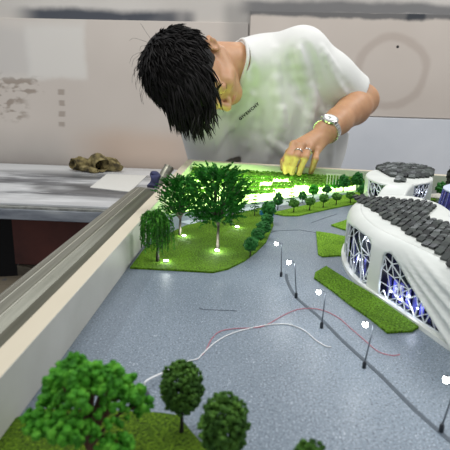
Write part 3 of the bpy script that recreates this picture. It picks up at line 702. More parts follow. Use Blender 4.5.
for (a, b, r, k) in ((MC[1], PJ[1], 0.0094, 0.62), (MC[2], PJ[2], 0.0092, 0.42)):
    c0 = a.lerp(b, k); ax = (b-a).normalized(); u0 = ax.orthogonal().normalized(); w0 = ax.cross(u0)
    bm = bmesh.new(); n = 28; prof = [(r-0.0008, -0.0017), (r+0.0008, -0.0017), (r+0.0011, 0), (r+0.0008, 0.0017), (r-0.0008, 0.0017)]
    R_ = [[bm.verts.new(c0+(u0*math.cos(2*PI*i/n)+w0*math.sin(2*PI*i/n))*q+ax*h_) for q, h_ in prof] for i in range(n)]
    for i in range(n):
        for j in range(5): bm.faces.new((R_[i][j], R_[(i+1) % n][j], R_[(i+1) % n][(j+1) % 5], R_[i][(j+1) % 5]))
    bmo('finger_ring', bm, silver, person, smooth=True)

#@@MODEL
# ================================================================== LAWNS, PATHS AND MARKINGS OF THE MODEL
def grass_mat(name, lo, mid, hi):
    t = NT(name); n1 = t.noise(30, 4); n2 = t.noise(500, 3); c = t.ramp(n1, [(0.25, lo), (0.5, mid), (0.75, hi)])
    c = t.mix(t.ss(n2, 0.5, 0.68), c, tuple(min(255, int(x*1.12)) for x in hi)); c = t.mix(t.ss(n2, 0.48, 0.34), c, tuple(int(x*0.72) for x in lo))
    t.base(c); t.set(rough=0.9, spec=0.2); t.bump(n2, 0.8, 0.0015); return t.m
G1 = grass_mat('flock_green', (60, 92, 14), (78, 114, 20), (96, 136, 30)); G2 = grass_mat('flock_bright', (84, 122, 24), (102, 144, 34), (122, 164, 46))
G3 = grass_mat('flock_olive', (50, 74, 8), (66, 94, 12), (84, 112, 20))
blade_m = {}
def lawn(poly_px, m, label, th=0.0022, dens=90000, curve=0, world=None):
    P = world if world else [g(x, y) for x, y in poly_px]
    if curve: P = catmull(P, curve, closed=True)
    bm = bmesh.new(); vs = [bm.verts.new((p.x, p.y, 0)) for p in P]; f = bm.faces.new(vs); bm.normal_update()
    if f.normal.z < 0: f.normal_flip()
    r = bmesh.ops.extrude_face_region(bm, geom=[f]); bmesh.ops.translate(bm, vec=(0, 0, th), verts=[v for v in r['geom'] if isinstance(v, bmesh.types.BMVert)])
    cx = sum(p.x for p in P)/len(P); cy = sum(p.y for p in P)/len(P)
    for v in bm.verts: v.co.x -= cx; v.co.y -= cy
    root = thing('lawn', label, 'lawn', (cx, cy, T+0.0002), group='flocked lawns of the model')
    bmo('turf', bm, m, root)
    # short flock fibres
    xs = np.array([(p.x-cx, p.y-cy) for p in P]); lo, hi = xs.min(0), xs.max(0); A = (hi-lo).prod(); n = int(A*dens)
    pt = rng.uniform(lo, hi, (n, 2)); ins = np.zeros(n, bool); j = len(xs)-1
    for i in range(len(xs)):
        a, b = xs[i], xs[j]; cnd = ((a[1] > pt[:, 1]) != (b[1] > pt[:, 1])); xx = (b[0]-a[0])*(pt[:, 1]-a[1])/(b[1]-a[1]+1e-12)+a[0]; ins ^= cnd & (pt[:, 0] < xx); j = i
    pt = pt[ins]; n = len(pt)
    if n:
        a = rng.uniform(0, 2*PI, n); w = 0.00035; h_ = rng.uniform(0.0005, 0.0012, n); dx, dy = np.cos(a)*w, np.sin(a)*w
        z = np.full(n, th); k = rng.normal(size=(n, 2))*0.0006
        V = np.stack([np.stack([pt[:, 0]-dx, pt[:, 1]-dy, z], 1), np.stack([pt[:, 0]+dx, pt[:, 1]+dy, z], 1), np.stack([pt[:, 0]+k[:, 0], pt[:, 1]+k[:, 1], z+h_], 1)], 1).reshape(-1, 3)
        link('grass_blades', mesh_of('grass_blades', V, np.arange(3*n).reshape(-1, 3)), m, root, kind='stuff')
    return root
lawn([(130, 269), (144, 250.5), (166, 236), (186, 226.5), (215, 220), (262, 208.5), (271, 213), (273.5, 226), (266, 243), (256, 253), (244, 262), (228, 270), (213, 273.5), (170, 271)], G1, 'large green lawn beside the left rim carrying the two big spreading trees')
lawn([(271, 214), (284, 216.5), (298, 216.5), (330, 209.5), (352, 205), (372, 203), (385, 196), (372, 190), (345, 195.5), (310, 205)], G2, 'long bright lawn strip with ball trees along the lit path')
lawn([(316, 232.5), (330, 234.5), (352, 239), (352, 256), (322, 257.5), (318, 255)], G2, 'small four-sided lawn by the rounded end of the white building')
lawn([(331, 226), (349, 220), (356, 224), (349, 232), (338, 228.5)], G2, 'smallest green wedge of lawn at the white building, behind the four-sided one')
lawn([(326, 267.5), (344, 279), (366, 292), (382, 301), (402, 313), (421, 327), (412, 332.5), (387, 334), (370, 320), (350, 306), (331, 291), (314, 279), (315, 274)], G1, 'long green lawn strip at the foot of the white lattice facade')
lawn([(40, 412), (90, 413), (140, 414.5), (160, 415.5), (178, 418), (192, 435), (207, 452), (212, 470), (100, 490), (-30, 480), (8, 424)], G3, 'olive green lawn in the near left corner under the blurred tree', dens=30000)
lawn(None, G2, 'far lawn behind the white buildings at the right', world=[V3((x, y, 0)) for x, y in ((0.33, 1.10), (0.345, 0.97), (0.40, 0.93), (0.60, 0.95), (0.62, 1.07))])

# flat marks and wires on the ground
def strip(name, pts, w, z, m, parent, th=0.0003):
    P = [V3((p.x, p.y, 0)) for p in pts]; bm = bmesh.new(); L, Rr = [], []
    for i, p in enumerate(P):
        d = (P[min(i+1, len(P)-1)]-P[max(i-1, 0)]).normalized(); nrm = V3((-d.y, d.x, 0))*w/2
        for lst, q in ((L, p+nrm), (Rr, p-nrm)): lst.append((bm.verts.new((q.x, q.y, z)), bm.verts.new((q.x, q.y, z+th))))
    for i in range(len(P)-1):
        bm.faces.new((L[i][1], Rr[i][1], Rr[i+1][1], L[i+1][1])); bm.faces.new((L[i][0], L[i][1], L[i+1][1], L[i+1][0])); bm.faces.new((Rr[i][0], Rr[i+1][0], Rr[i+1][1], Rr[i][1]))
    return bmo(name, bm, m, parent)
strip('dark_seam', catmull([g(x, y) for x, y in ((286, 274), (288, 283), (296, 297), (307, 307), (320, 318), (345, 343), (380, 375), (415, 410), (450, 441), (480, 468))], 4), 0.0034, T+0.0001, plain('dark_strip', (66, 76, 86), 0.6, var=0.1), table)
thin = plain('thin_line', (70, 80, 92), 0.6)
for L in (((199, 308), (203, 309.5), (237, 311)), ((250, 250), (253, 238), (276, 231), (300, 230), (318, 233)), ((311, 223), (322, 219), (337, 214)), ):
    strip('surface_joint', [g(x, y) for x, y in L], 0.0009, T+0.0001, thin, table)
path_m = plain('pale_path', (176, 190, 196), 0.4, var=0.05)
strip('path', catmull([g(x, y) for x, y in ((186, 224), (215, 217), (240, 212.5), (262, 207), (300, 200.5), (330, 194.5), (352, 189.5), (380, 184))], 4), 0.028, T+0.0002, path_m, table, 0.0006)
def wire(name, px, r, m, label, zs=None, parent=None):
    pts = [g(x, y, (zs[i] if zs else 0)) + V3((0, 0, r+0.0002)) for i, (x, y) in enumerate(px)]
    bm = bmesh.new(); tube(bm, catmull(pts, 6), r, 6); return tag(bmo(name, bm, m, smooth=True), label, 'wire')
ww = thing('white_wire', 'thin white wire bent up out of a grey socket and curving over the ground', 'wire', (0, 0, 0))
bm = bmesh.new(); px = [(145.5, 391), (144.5, 386), (146, 382), (154, 377.5), (168, 371.5), (186, 362.5), (197.5, 359.5), (203, 354), (216, 342.5), (232, 334), (254, 328), (272, 325), (288, 325), (304, 331), (316, 341), (326, 347), (331, 347.5)]
zs = [0.001, 0.004, 0.006, 0.0045, 0.0015]+[0.0]*12
tube(bm, catmull([g(x, y, z)+V3((0, 0, 0.0006)) for (x, y), z in zip(px, zs)], 6), [0.0008]*30+[0.0005]*67, 6); bmo('wire', bm, plain('white_plastic', (222, 224, 226), 0.4), ww, smooth=True)
sp_ = g(145.5, 397); bm = bmesh.new(); lathe(bm, [(0.0030, 0), (0.0034, 0.001), (0.0026, 0.0035), (0.0016, 0.005)], 14, Matrix.Translation(sp_)); bmo('socket', bm, plain('socket_grey', (74, 80, 92), 0.5), ww)
wire('red_wire', [(197, 360), (205, 352), (212, 339), (220, 332), (235, 329), (262, 327), (283, 316), (300, 309.5), (320, 310), (338, 318), (352, 330), (365, 341), (378, 352), (392, 356), (400, 355)], 0.00032, plain('red_plastic', (188, 96, 112), 0.5), 'very thin red wire wandering over the ground beside the white wire')

# ------------------------------------------------------------------ lights
LED = emit('led_glow', (1.0, 0.99, 0.95, 1), 30); led_b = emit('blue_led', (0.75, 0.83, 1.0, 1), 14)
def point(loc, e, col=(1, 1, 1), r=0.003, parent=None):
    d = bpy.data.lights.new('led', 'POINT'); d.energy = e; d.color = col; d.shadow_soft_size = r
    o = bpy.data.objects.new('led', d); COL.objects.link(o); o.location = loc
    if parent: o.parent = parent
    return o
black_metal = plain('dark_metal', (46, 50, 56), 0.4, 0.4)
def street_lamp(base, head, label):
    b = g(*base); dvw = ray(*head); t_ = b.y/dvw.y; top = V3((dvw.x*t_, b.y, dvw.z*t_+T+CH)); h_ = top.z-T-0.001
    root = thing('street_lamp', label, 'street lamp', (b.x, b.y, T), group='model street lamps along the dark seam')
    dx = (top.x-b.x); px_ = dx+0.0062
    bm = bmesh.new(); lathe(bm, [(0.0016, 0), (0.0016, 0.0045), (0.0011, 0.006), (0.0008, 0.0062)], 10); bmo('foot', bm, black_metal, root)
    bm = bmesh.new(); P = catmull([(0, 0, 0.005), (px_*0.5, 0, h_*0.5), (px_*0.95, 0, h_*0.9), (px_*0.9, 0, h_*0.985), (dx+0.0015, 0, h_+0.0004)], 5); tube(bm, P, np.linspace(0.00062, 0.00042, len(P)).tolist(), 6); bmo('pole', bm, plain('pole_grey', (92, 100, 108), 0.35, 0.5), root, smooth=True)
    bm = bmesh.new(); lathe(bm, [(0.0005, 0.0030), (0.0009, 0.0022), (0.0013, 0.0016), (0.0013, 0.0012)], 12, Matrix.Translation((dx, 0, h_-0.0006))); hd = bmo('lamp_head', bm, black_metal, root)
    bm = bmesh.new(); bmesh.ops.create_uvsphere(bm, u_segments=12, v_segments=8, radius=0.0022, matrix=Matrix.Translation((dx, 0, h_-0.0006))); bmo('bulb', bm, LED, hd, smooth=True)
    point((dx, -0.001, h_-0.0045), 0.010, (0.95, 0.97, 1), 0.002, root)
street_lamp((281, 276.5), (276.3, 242.3), 'lit street lamp farthest from the camera, standing left of the dark seam')
street_lamp((296, 298), (289, 261), 'second lit street lamp from the far end, where the dark seam starts')
street_lamp((321.5, 328), (318.8, 290.3), 'middle lit street lamp, by the grass strip corner on the dark seam')
street_lamp((364, 368), (365.5, 322.5), 'lit street lamp at the near end of the grass strip')
street_lamp((441, 432), (446.8, 377.5), 'nearest lit street lamp, at the right edge of the view')

# ================================================================== TREES
def leaf_mat(name, lo, mid, hi, sc=120):
    t = NT(name); n = t.noise(sc, 3); t.base(t.ramp(n, [(0.28, lo), (0.5, mid), (0.74, hi)])); t.set(rough=0.7, spec=0.25); t.b.inputs['Subsurface Weight'].default_value = 0.0; t.bump(t.noise(600, 2), 0.5, 0.001); return t.m
LM_big = leaf_mat('leaf_emerald', (14, 70, 14), (32, 112, 26), (64, 154, 48)); LM_wil = leaf_mat('leaf_willow', (30, 92, 18), (52, 126, 28), (92, 162, 48)); LM_con = leaf_mat('leaf_dark', (18, 66, 24), (34, 98, 38), (60, 132, 60))
LM_top = leaf_mat('leaf_olive', (30, 62, 16), (54, 92, 26), (90, 132, 48)); LM_near = leaf_mat('leaf_fresh', (32, 90, 14), (58, 128, 22), (104, 172, 50)); LM_lime = leaf_mat('leaf_lime', (28, 104, 16), (44, 140, 26), (84, 180, 44)); LM_ball = leaf_mat('leaf_ball', (40, 84, 26), (66, 116, 40), (104, 154, 64))
bark = plain('bark_grey', (74, 70, 60), 0.8, var=0.3, vs=300); bark_d = plain('bark_dark', (36, 34, 28), 0.8, var=0.2, vs=300)
def spread_tree(label, base_px, top_px, width_px, seed, lift=0.35):
    """broad model tree with a forked wire trunk and upright feathery sprays"""
    rs = np.random.default_rng(seed); b = g(*base_px); top = at(*top_px, b.y); h = top.z-T
    W_ = width_px/2/FPX*math.hypot(b.y, CH)
    root = thing('spreading_tree', label, 'tree', (b.x, b.y, T+0.0022)); bm = bmesh.new(); fork = h*0.30
    tube(bm, [(0, 0, 0), (0, 0, fork*0.5), (0.0005, 0, fork)], [0.0024, 0.0018, 0.0017], 9)
    tips = []
    for i in range(13):
        a = 2*PI*i/13+rs.uniform(-.2, .2); rad = W_*rs.uniform(0.35, 0.92); zz_ = h*rs.uniform(0.55, 0.80)
        P = catmull([(0, 0, fork*0.9), (math.cos(a)*rad*0.3, math.sin(a)*rad*0.3, fork+(zz_-fork)*0.38), (math.cos(a)*rad*0.68, math.sin(a)*rad*0.68, fork+(zz_-fork)*0.75), (math.cos(a)*rad, math.sin(a)*rad, zz_)], 4)
        tube(bm, P, np.linspace(0.0013, 0.0004, len(P)).tolist(), 5); tips += [P[k] for k in (5, 7, 9, 11)]
    for i in range(4): a = i*1.6; tube(bm, [(0, 0, fork), (math.cos(a)*W_*.15, math.sin(a)*W_*.15, h*0.7), (math.cos(a)*W_*.2, math.sin(a)*W_*.2, h*0.88)], [0.0014, 0.0008, 0.0004], 5)
    bmo('trunk', bm, bark, root, smooth=True)
    P_, D_, L_ = [], [], []
    nf = 330
    for i in range(nf):
        a = rs.uniform(0, 2*PI); q = rs.uniform(0, 1)**0.5; zf = rs.uniform(0.34, 0.90)
        env = math.sin(min(1, (zf-0.22)/0.62)*PI*0.5+0.25) * (1.0 if zf < 0.72 else max(0.25, 1-(zf-0.72)*2.6))
        r0 = W_*env*q*0.84; p0 = np.array([math.cos(a)*r0, math.sin(a)*r0, h*zf])
        d = np.array([math.cos(a)*(0.35+0.75*q), math.sin(a)*(0.35+0.75*q), lift+rs.uniform(0.25, 1.0)*(1 if zf > 0.45 else 0.1)]); d += rs.normal(size=3)*0.22; d /= np.linalg.norm(d)
        ln = h*rs.uniform(0.12, 0.20); side = np.cross(d, [0, 0, 1]); side /= np.linalg.norm(side)+1e-9; upv = np.cross(side, d)
        for k in range(20):
            s_ = k/19; pp = p0+d*ln*s_+np.array([0, 0, -1])*ln*0.25*s_*s_; sg = 1 if k % 2 else -1
            dd = d*0.8+side*sg*0.9*(1-s_*0.7)+upv*rs.uniform(-.5, .5); P_.append(pp); D_.append(dd); L_.append(ln*0.30*(1-0.5*s_))
    V, F = leaflets(P_, D_, np.array(L_), np.array(L_)*0.29)
    link('foliage', mesh_of('foliage', V, F), LM_big, root, kind='stuff'); return root
def uplight(px, e, label, r=0.0028, lamp_z=0.004):
    p = g(*px); root = thing('ground_light', label, 'light', (p.x, p.y, T+0.0022), group='small ground lights at the model trees')
    bm = bmesh.new(); lathe(bm, [(r*1.25, 0), (r*1.25, 0.0012), (r*1.05, 0.0014)], 14); bmo('housing', bm, black_metal, root)
    bm = bmesh.new(); lathe(bm, [(r, 0.0012), (r, 0.002), (r*0.5, 0.0026)], 14); bmo('lens', bm, LED, root); point((0, 0, lamp_z+0.002), e, (0.95, 1, 0.96), 0.002, root)
spread_tree('largest spreading green tree with a pale lit trunk at the middle of the big lawn', (217.5, 250), (216, 164), 64, 3)
spread_tree('smaller spreading tree behind the willow, left of the largest tree', (180, 236.5), (177, 176), 48, 5)
uplight((217, 253), 0.035, 'glowing ground light at the foot of the largest tree'); uplight((184, 238), 0.020, 'glowing ground light at the foot of the smaller spreading tree')
uplight((166, 263.5), 0.016, 'glowing ground light beside the near willow'); uplight((237, 229), 0.016, 'glowing ground light by the far willow behind the largest tree')
def willow(label, base_px, top_px, width_px, seed, n=80):
    rs = np.random.default_rng(seed); b = g(*base_px); h = at(*top_px, b.y).z-T; W_ = width_px/2/FPX*math.hypot(b.y, CH)
    root = thing('willow_tree', label, 'tree', (b.x, b.y, T+0.0022), group='willows on the big lawn'); bm = bmesh.new()
    tube(bm, [(0, 0, 0), (0.0005, 0, h*0.3), (0, 0.0005, h*0.68)], [0.0021, 0.0016, 0.001], 8); P_, D_, L_ = [], [], []
    for i in range(n):
        a = 2*PI*i/n*1.618*3+rs.uniform(-.2, .2); R_ = W_*rs.uniform(0.2, 0.97); tz = h*rs.uniform(0.82, 0.98)-R_*0.25; ez = h*rs.uniform(0.22, 0.50)
        c_, s2 = math.cos(a), math.sin(a); P = catmull([(0, 0, h*0.62), (c_*R_*0.45, s2*R_*0.45, tz), (c_*R_*0.9, s2*R_*0.9, tz*0.93), (c_*R_*1.0, s2*R_*1.0, (tz+ez)/2), (c_*R_*1.02, s2*R_*1.02, ez)], 5)
        tube(bm, P, 0.00028, 3, cap=False)
        for k in range(4, len(P)-1):
            d = np.array(P[k+1]-P[k]); d /= np.linalg.norm(d)
            for j in range(3): P_.append(np.array(P[k].lerp(P[k+1], j/3))); D_.append(d*0.9+rs.normal(size=3)*0.42+np.array([0, 0, -.3])); L_.append(h*0.058)
    bmo('trunk', bm, bark_d, root, smooth=True); V, F = leaflets(P_, D_, np.array(L_), np.array(L_)*0.17)
    link('foliage', mesh_of('foliage', V, F), LM_wil, root, kind='stuff'); return root
willow('near weeping willow beside the left rim at the lawn corner', (157.5, 263), (156, 209), 36, 11, 100)
willow('far weeping willow half hidden behind the largest tree', (231, 226.5), (232, 186), 26, 12, 60)
def topiary(name, label, base, h, W_, trunk_h, seed, m, group=None, clr=0.13, n=330, hi=False, tr=0.08, egg=0.0, ragged=0.0):
    rs = np.random.default_rng(seed); root = thing(name, label, 'tree', (base.x, base.y, T+0.0022), group=group)
    bm = bmesh.new(); tube(bm, [(0, 0, 0), (0.0002, 0, trunk_h*0.6), (0, 0, h*0.8)], [W_*tr*1.3, W_*tr, W_*tr*0.5], 7)
    for i in range(7): a = i*2.4; z_ = trunk_h+(h-trunk_h)*i/9; tube(bm, [(0, 0, z_), (math.cos(a)*W_*.7, math.sin(a)*W_*.7, z_+W_*0.35)], [W_*tr*.5, W_*tr*.2], 4)
    bmo('trunk', bm, bark_d, root, smooth=True); C_, R_ = [], []; zc_ = (h+trunk_h)/2; hz = (h-trunk_h)/2
    for i in range(n):
        d = rs.normal(size=3); d /= np.linalg.norm(d); q = rs.uniform(0.45, 1.0)**0.5*(1+rs.uniform(-ragged, ragged)); prof = 1-egg*d[2]
        C_.append((d[0]*W_*q*prof*(1-clr), d[1]*W_*q*prof*(1-clr), zc_+d[2]*hz*q*(1-clr*0.7))); R_.append(W_*clr*rs.uniform(0.7, 1.3))
    V, F = clumps(C_, R_, 0.32, hi); link('foliage', mesh_of('foliage', V, F, hi), m, root, kind='stuff'); return root
def px_tree(fn_h, base_px, top_py, w_px):
    b = g(*base_px); top = at(base_px[0], top_py, b.y); return b, top.z-T-0.0022, w_px/2/FPX*math.hypot(b.y, CH)*(1.2 if w_px < 15 else 1.0)
# near trees
b, h_, w_ = px_tree(0, (181.5, 435), 360, 42); topiary('round_tree', 'dense oval olive-green tree on a dark trunk at the near lawn edge', b, h_, w_, h_*0.27, 21, LM_top, n=1100, clr=0.085, hi=False, ragged=0.05)
b, h_, w_ = px_tree(0, (222, 478), 394, 46); topiary('round_tree', 'rounded olive-green tree cut by the bottom edge, right of the oval one', b, h_, w_, h_*0.25, 22, LM_top, n=1000, clr=0.09, ragged=0.10)
b, h_, w_ = px_tree(0, (305, 520), 438, 34); topiary('round_tree', 'tree top only just peeping in at the bottom edge', b, h_, w_, h_*0.3, 23, LM_top, n=300, clr=0.15)
# big blurred tree at the corner
bb = V3((-0.0815, 0.222, 0)); rs = np.random.default_rng(5); root = thing('leafy_tree', 'big bright leafy tree close to the camera in the bottom left corner', 'tree', (bb.x, bb.y, T+0.0022))
hh = at(85, 358, 0.222).z-T-0.002; WW = 0.0345; bm = bmesh.new(); tube(bm, [(0, 0, 0), (0.001, 0, hh*0.3), (0, 0, hh*0.5)], [0.003, 0.0024, 0.002], 8); C_, R_ = [], []
for i in range(30):
    a = i*2.399; el = rs.uniform(0.05, 1.35); rad = WW*rs.uniform(0.62, 0.92); e_ = V3((math.cos(a)*math.cos(el)*rad, math.sin(a)*math.cos(el)*rad, hh*0.40+math.sin(el)*hh*0.52))
    tube(bm, catmull([(0, 0, hh*rs.uniform(0.25, .45)), e_*0.5+V3((0, 0, hh*0.22)), e_], 4), np.linspace(0.0013, 0.0004, 9).tolist(), 5)
    for k in range(34):
        d = rs.normal(size=3); d /= np.linalg.norm(d); C_.append(np.array(e_)+d*0.0068*rs.uniform(0.3, 1)*np.array([1, 1, .8])); R_.append(rs.uniform(0.0013, 0.0026))
for i in range(160):
    d = rs.normal(size=3); d /= np.linalg.norm(d); C_.append((d[0]*WW*.6, d[1]*WW*.6, hh*0.52+abs(d[2])*hh*0.25)); R_.append(0.002)
bmo('trunk', bm, plain('bark_brown', (84, 56, 36), 0.8), root, smooth=True); V, F = clumps(C_, R_, 0.28, False); link('foliage', mesh_of('foliage', V, F), LM_near, root, kind='stuff')
# row of rounded shrubs at the right edge of the big lawn
shr = None
for i, (bx, byy, ty, w, lb) in enumerate([(250, 258, 236, 13, 'nearest'), (257.5, 246, 228, 13, 'second'), (263, 239, 221, 13, 'third'), (266.5, 231, 213, 12, 'fourth'), (268, 224, 200, 13, 'farthest and most pointed')]):
    b, h_, w_ = px_tree(0, (bx, byy), ty, w)
    lab = '%s dark green bushy tree of the row at the big lawn edge' % lb
    if shr is None: shr = topiary('bushy_tree', lab, b, h_, w_, h_*0.24, 31, LM_con, 'bushy trees at the lawn edge', n=150, clr=0.2); s0 = (h_, w_)
    else: dup(shr, (b.x, b.y, T+0.0022), i*1.3, lab, 'bushy trees at the lawn edge', (w_/s0[1], w_/s0[1], h_/s0[0]))
# ball trees on the strip
ball = None
for i, (bx, byy, ty, w, lb) in enumerate([(293.5, 213.5, 199, 10, 'leftmost'), (309.5, 211.5, 197, 9.5, 'second from left'), (323, 208.5, 193.5, 9, 'middle'), (336, 206, 192.5, 9, 'second from right'), (350, 204, 191.5, 9, 'rightmost')]):
    b, h_, w_ = px_tree(0, (bx, byy), ty, w); lab = '%s of the five ball-headed trees along the bright lawn strip' % lb
    if ball is None: ball = topiary('ball_tree', lab, b, h_, w_, h_*0.36, 41, LM_ball, 'ball trees on the strip', n=140, clr=0.17, tr=0.09); s0 = (h_, w_)
    else: dup(ball, (b.x, b.y, T+0.0022), i*1.7, lab, 'ball trees on the strip', (w_/s0[1], w_/s0[1], h_/s0[0]))
# upright trees along the lit path
up = None
for i, (bx, byy, ty, w, m, lb) in enumerate([(277.5, 211, 191.5, 9.5, 0, 'leftmost upright tree on the lit path'), (302, 204, 190.5, 8, 0, 'slim upright dark tree third along the lit path'), (326.5, 196.5, 184.5, 9, 0, 'low bushy tree at the far lit path'),
        (343, 193, 174, 11.5, 0, 'large dark upright tree near the right end of the lit path'), (356.5, 191.5, 171, 11, 0, 'tall dark upright tree before the pale rim, right end of path'), (362.5, 200, 182.5, 10.5, 0, 'rounded green tree touching the left side of the far white building'), (440, 199, 181, 11, 0, 'green tree behind the small pale canopy at the far right')]):
    b, h_, w_ = px_tree(0, (bx, byy), ty, w)
    if up is None: up = topiary('upright_tree', lb, b, h_, w_, h_*0.22, 51, LM_con, 'upright trees by the lit path', n=170, clr=0.19, egg=0.25); s0 = (h_, w_)
    else: dup(up, (b.x, b.y, T+0.0022), i*1.1, lb, 'upright trees by the lit path', (w_/s0[1], w_/s0[1], h_/s0[0]))
for i, (bx, byy, ty, w, lb) in enumerate([(313, 199, 184.5, 9.5, 'bright green pointed tree in front of the glowing garden'), (335, 192, 180, 10, 'bright lime round-headed tree beside the large dark upright tree')]):
    b, h_, w_ = px_tree(0, (bx, byy), ty, w); topiary('lime_tree', lb, b, h_, w_, h_*0.25, 61+i, LM_lime, n=150, clr=0.19, egg=0.25)
b, h_, w_ = px_tree(0, (452, 206), 160, 20); topiary('dark_tree', 'very dark rounded tree at the far right edge of the view', b, h_, w_, h_*0.2, 71, plain('leaf_blackish', (38, 42, 36), 0.8, var=0.3), n=220, clr=0.16)
def tiered(label, base_px, top_py, w_px, tiers, seed):
    b, h_, w_ = px_tree(0, base_px, top_py, w_px); root = thing('tiered_conifer', label, 'tree', (b.x, b.y, T+0.0022), group='tiered conifers by the lit path'); bm = bmesh.new(); tube(bm, [(0, 0, 0), (0, 0, h_)], [0.0008, 0.0003], 6)
    bmo('trunk', bm, bark_d, root); rs = np.random.default_rng(seed)
    for k in range(tiers):
        z_ = h_*(0.28+0.68*k/(tiers-1)); r_ = w_*(1-0.75*k/(tiers-1)); C_, R_ = [], []
        for j in range(34): a = rs.uniform(0, 2*PI); q = math.sqrt(rs.uniform(0, 1)); C_.append((math.cos(a)*r_*q, math.sin(a)*r_*q, z_-q*r_*0.15)); R_.append(h_*0.028*rs.uniform(.7, 1.2))
        V, F = clumps(C_, R_, 0.3); link('foliage_tier', mesh_of('foliage_tier', V, F), LM_con, root)
tiered('tiered conifer with flat branches standing by the blue box', (254.5, 217), 195, 11, 5, 81)
tiered('tiered conifer among the trees of the lit path, second along it', (291, 207), 189, 9.5, 5, 82)

# ================================================================== GLOWING TERRACED GARDEN
garden = thing('terraced_garden', 'glowing white-green terraced garden with hedge rows along the back rim', 'garden', (0, 0, T))
lit = emit('lit_panel', (0.56, 1.0, 0.26, 1), 6.8); acr = plain('acrylic_edge', (196, 214, 160), 0.3)
HG = leaf_mat('leaf_hedge', (62, 104, 22), (92, 138, 40), (136, 178, 78), 260)
gx0 = XL+0.004
def gy0(x): return 0.805+0.83*(x-gx0)
NS = 7; GW = 0.37
def ystep(x, k):                       # front edge of terrace k, following the path at the front and the rim at the back
    y0 = gy0(x)+0.022 if x < 0.12 else gy0(0.12)+0.022+(x-0.12)*0.72; y1 = yb(x)-0.03; return y0+(y1-y0)*(k/NS)**1.0
xs = np.linspace(gx0, gx0+GW, 24)
zk = [0.0015+0.0030*k for k in range(NS+1)]
for k in range(NS):
    bm = bmesh.new(); top, bot = [], []
    poly = [(x, ystep(x, k)) for x in xs]+[(x, ystep(x, k+1)+0.001 if k < NS-1 else yb(x)-0.006) for x in xs[::-1]]
    prism(bm, poly, T+0.0005, T+zk[k]); bm2 = bmo('light_panel', bm, lit, garden); bm2.matrix_parent_inverse = Matrix.Translation((0, 0, -T))
def hedge(pts, r, h_, dens, m=HG, name='hedge_row'):
    C_, R_ = [], []
    for a, b in zip(pts, pts[1:]):
        L = (V3(b)-V3(a)).length; n = max(1, int(L*dens))
        for j in range(n):
            q = rng.uniform(); p = V3(a).lerp(V3(b), q); C_.append((p.x+rng.uniform(-r, r), p.y+rng.uniform(-r, r), p.z+rng.uniform(0.1, 1)*h_)); R_.append(rng.uniform(0.0016, 0.0030))
    V, F = clumps(C_, R_, 0.35); o = link(name, mesh_of(name, V, F), m, garden); o.matrix_parent_inverse = Matrix.Translation((0, 0, -T)); return o
segs = {1: [(0.0, 0.10)], 2: [(0.0, 0.16), (0.30, 0.50)], 3: [(0.0, 0.14), (0.26, 0.62), (0.72, 1.0)], 4: [(0.0, 0.42), (0.5, 1.0)], 5: [(0.0, 0.5), (0.6, 1.0)], 6: [(0.0, 1.0)]}
for k, S_ in segs.items():
    for (a, b) in S_:
        q = [x for x in np.linspace(gx0+GW*a, gx0+GW*b, 12)]
        hedge([(x, ystep(x, k)+0.002, T+zk[k-1]) for x in q], 0.0032, 0.005+0.0005*k, 3600)
        if k >= 6:
            for dy in (0.014, 0.028, 0.040): hedge([(x, ystep(x, k)+dy, T+zk[k]) for x in q], 0.0034, 0.0045, 1900)
hedge([(x, yb(x)-0.026, T+zk[6]) for x in xs], 0.006, 0.009, 3600, name='back_hedge')
hedge([(gx0+0.008, y, T+0.010) for y in np.linspace(0.93, 1.10, 8)], 0.005, 0.008, 1400)
hedge([(x, ystep(x, 2)+0.03, T+zk[3]) for x in np.linspace(gx0+GW*0.76, gx0+GW, 8)], 0.03, 0.008, 8000, name='shrub_mass')
# little white posts of a pergola in the garden's right end
per = thing('pergola', 'tiny pale pergola frame in the green at the right end of the garden', 'pergola', (0, 0, 0)); pp = at(327, 178, 1.075); wm = plain('white_post', (206, 214, 190), 0.5)
for i in range(5): boxo('post', pp.x+i*0.0062, pp.x+i*0.0062+0.0016, pp.y, pp.y+0.0016, T+0.018, pp.z+0.007, wm, per)
boxo('beam', pp.x-0.002, pp.x+0.030, pp.y-0.0005, pp.y+0.002, pp.z+0.0071, pp.z+0.0092, wm, per)
p0 = g(259, 217); p1 = g(274, 214.5)
bm = bmesh.new(); box(bm, -0.012, 0.012, -0.004, 0.004, 0, 0.009); box(bm, -0.010, 0.010, -0.0045, -0.004, 0.002, 0.007)
o = bmo('blue_box', bm, plain('blue_acrylic', (48, 128, 186), 0.3), bevel=0.0005); o.location = ((p0.x+p1.x)/2, (p0.y+p1.y)/2, T+0.0008); o.rotation_euler = (0, 0, 0.35); tag(o, 'small bright blue box beside the tiered conifer on the lit path', 'box')
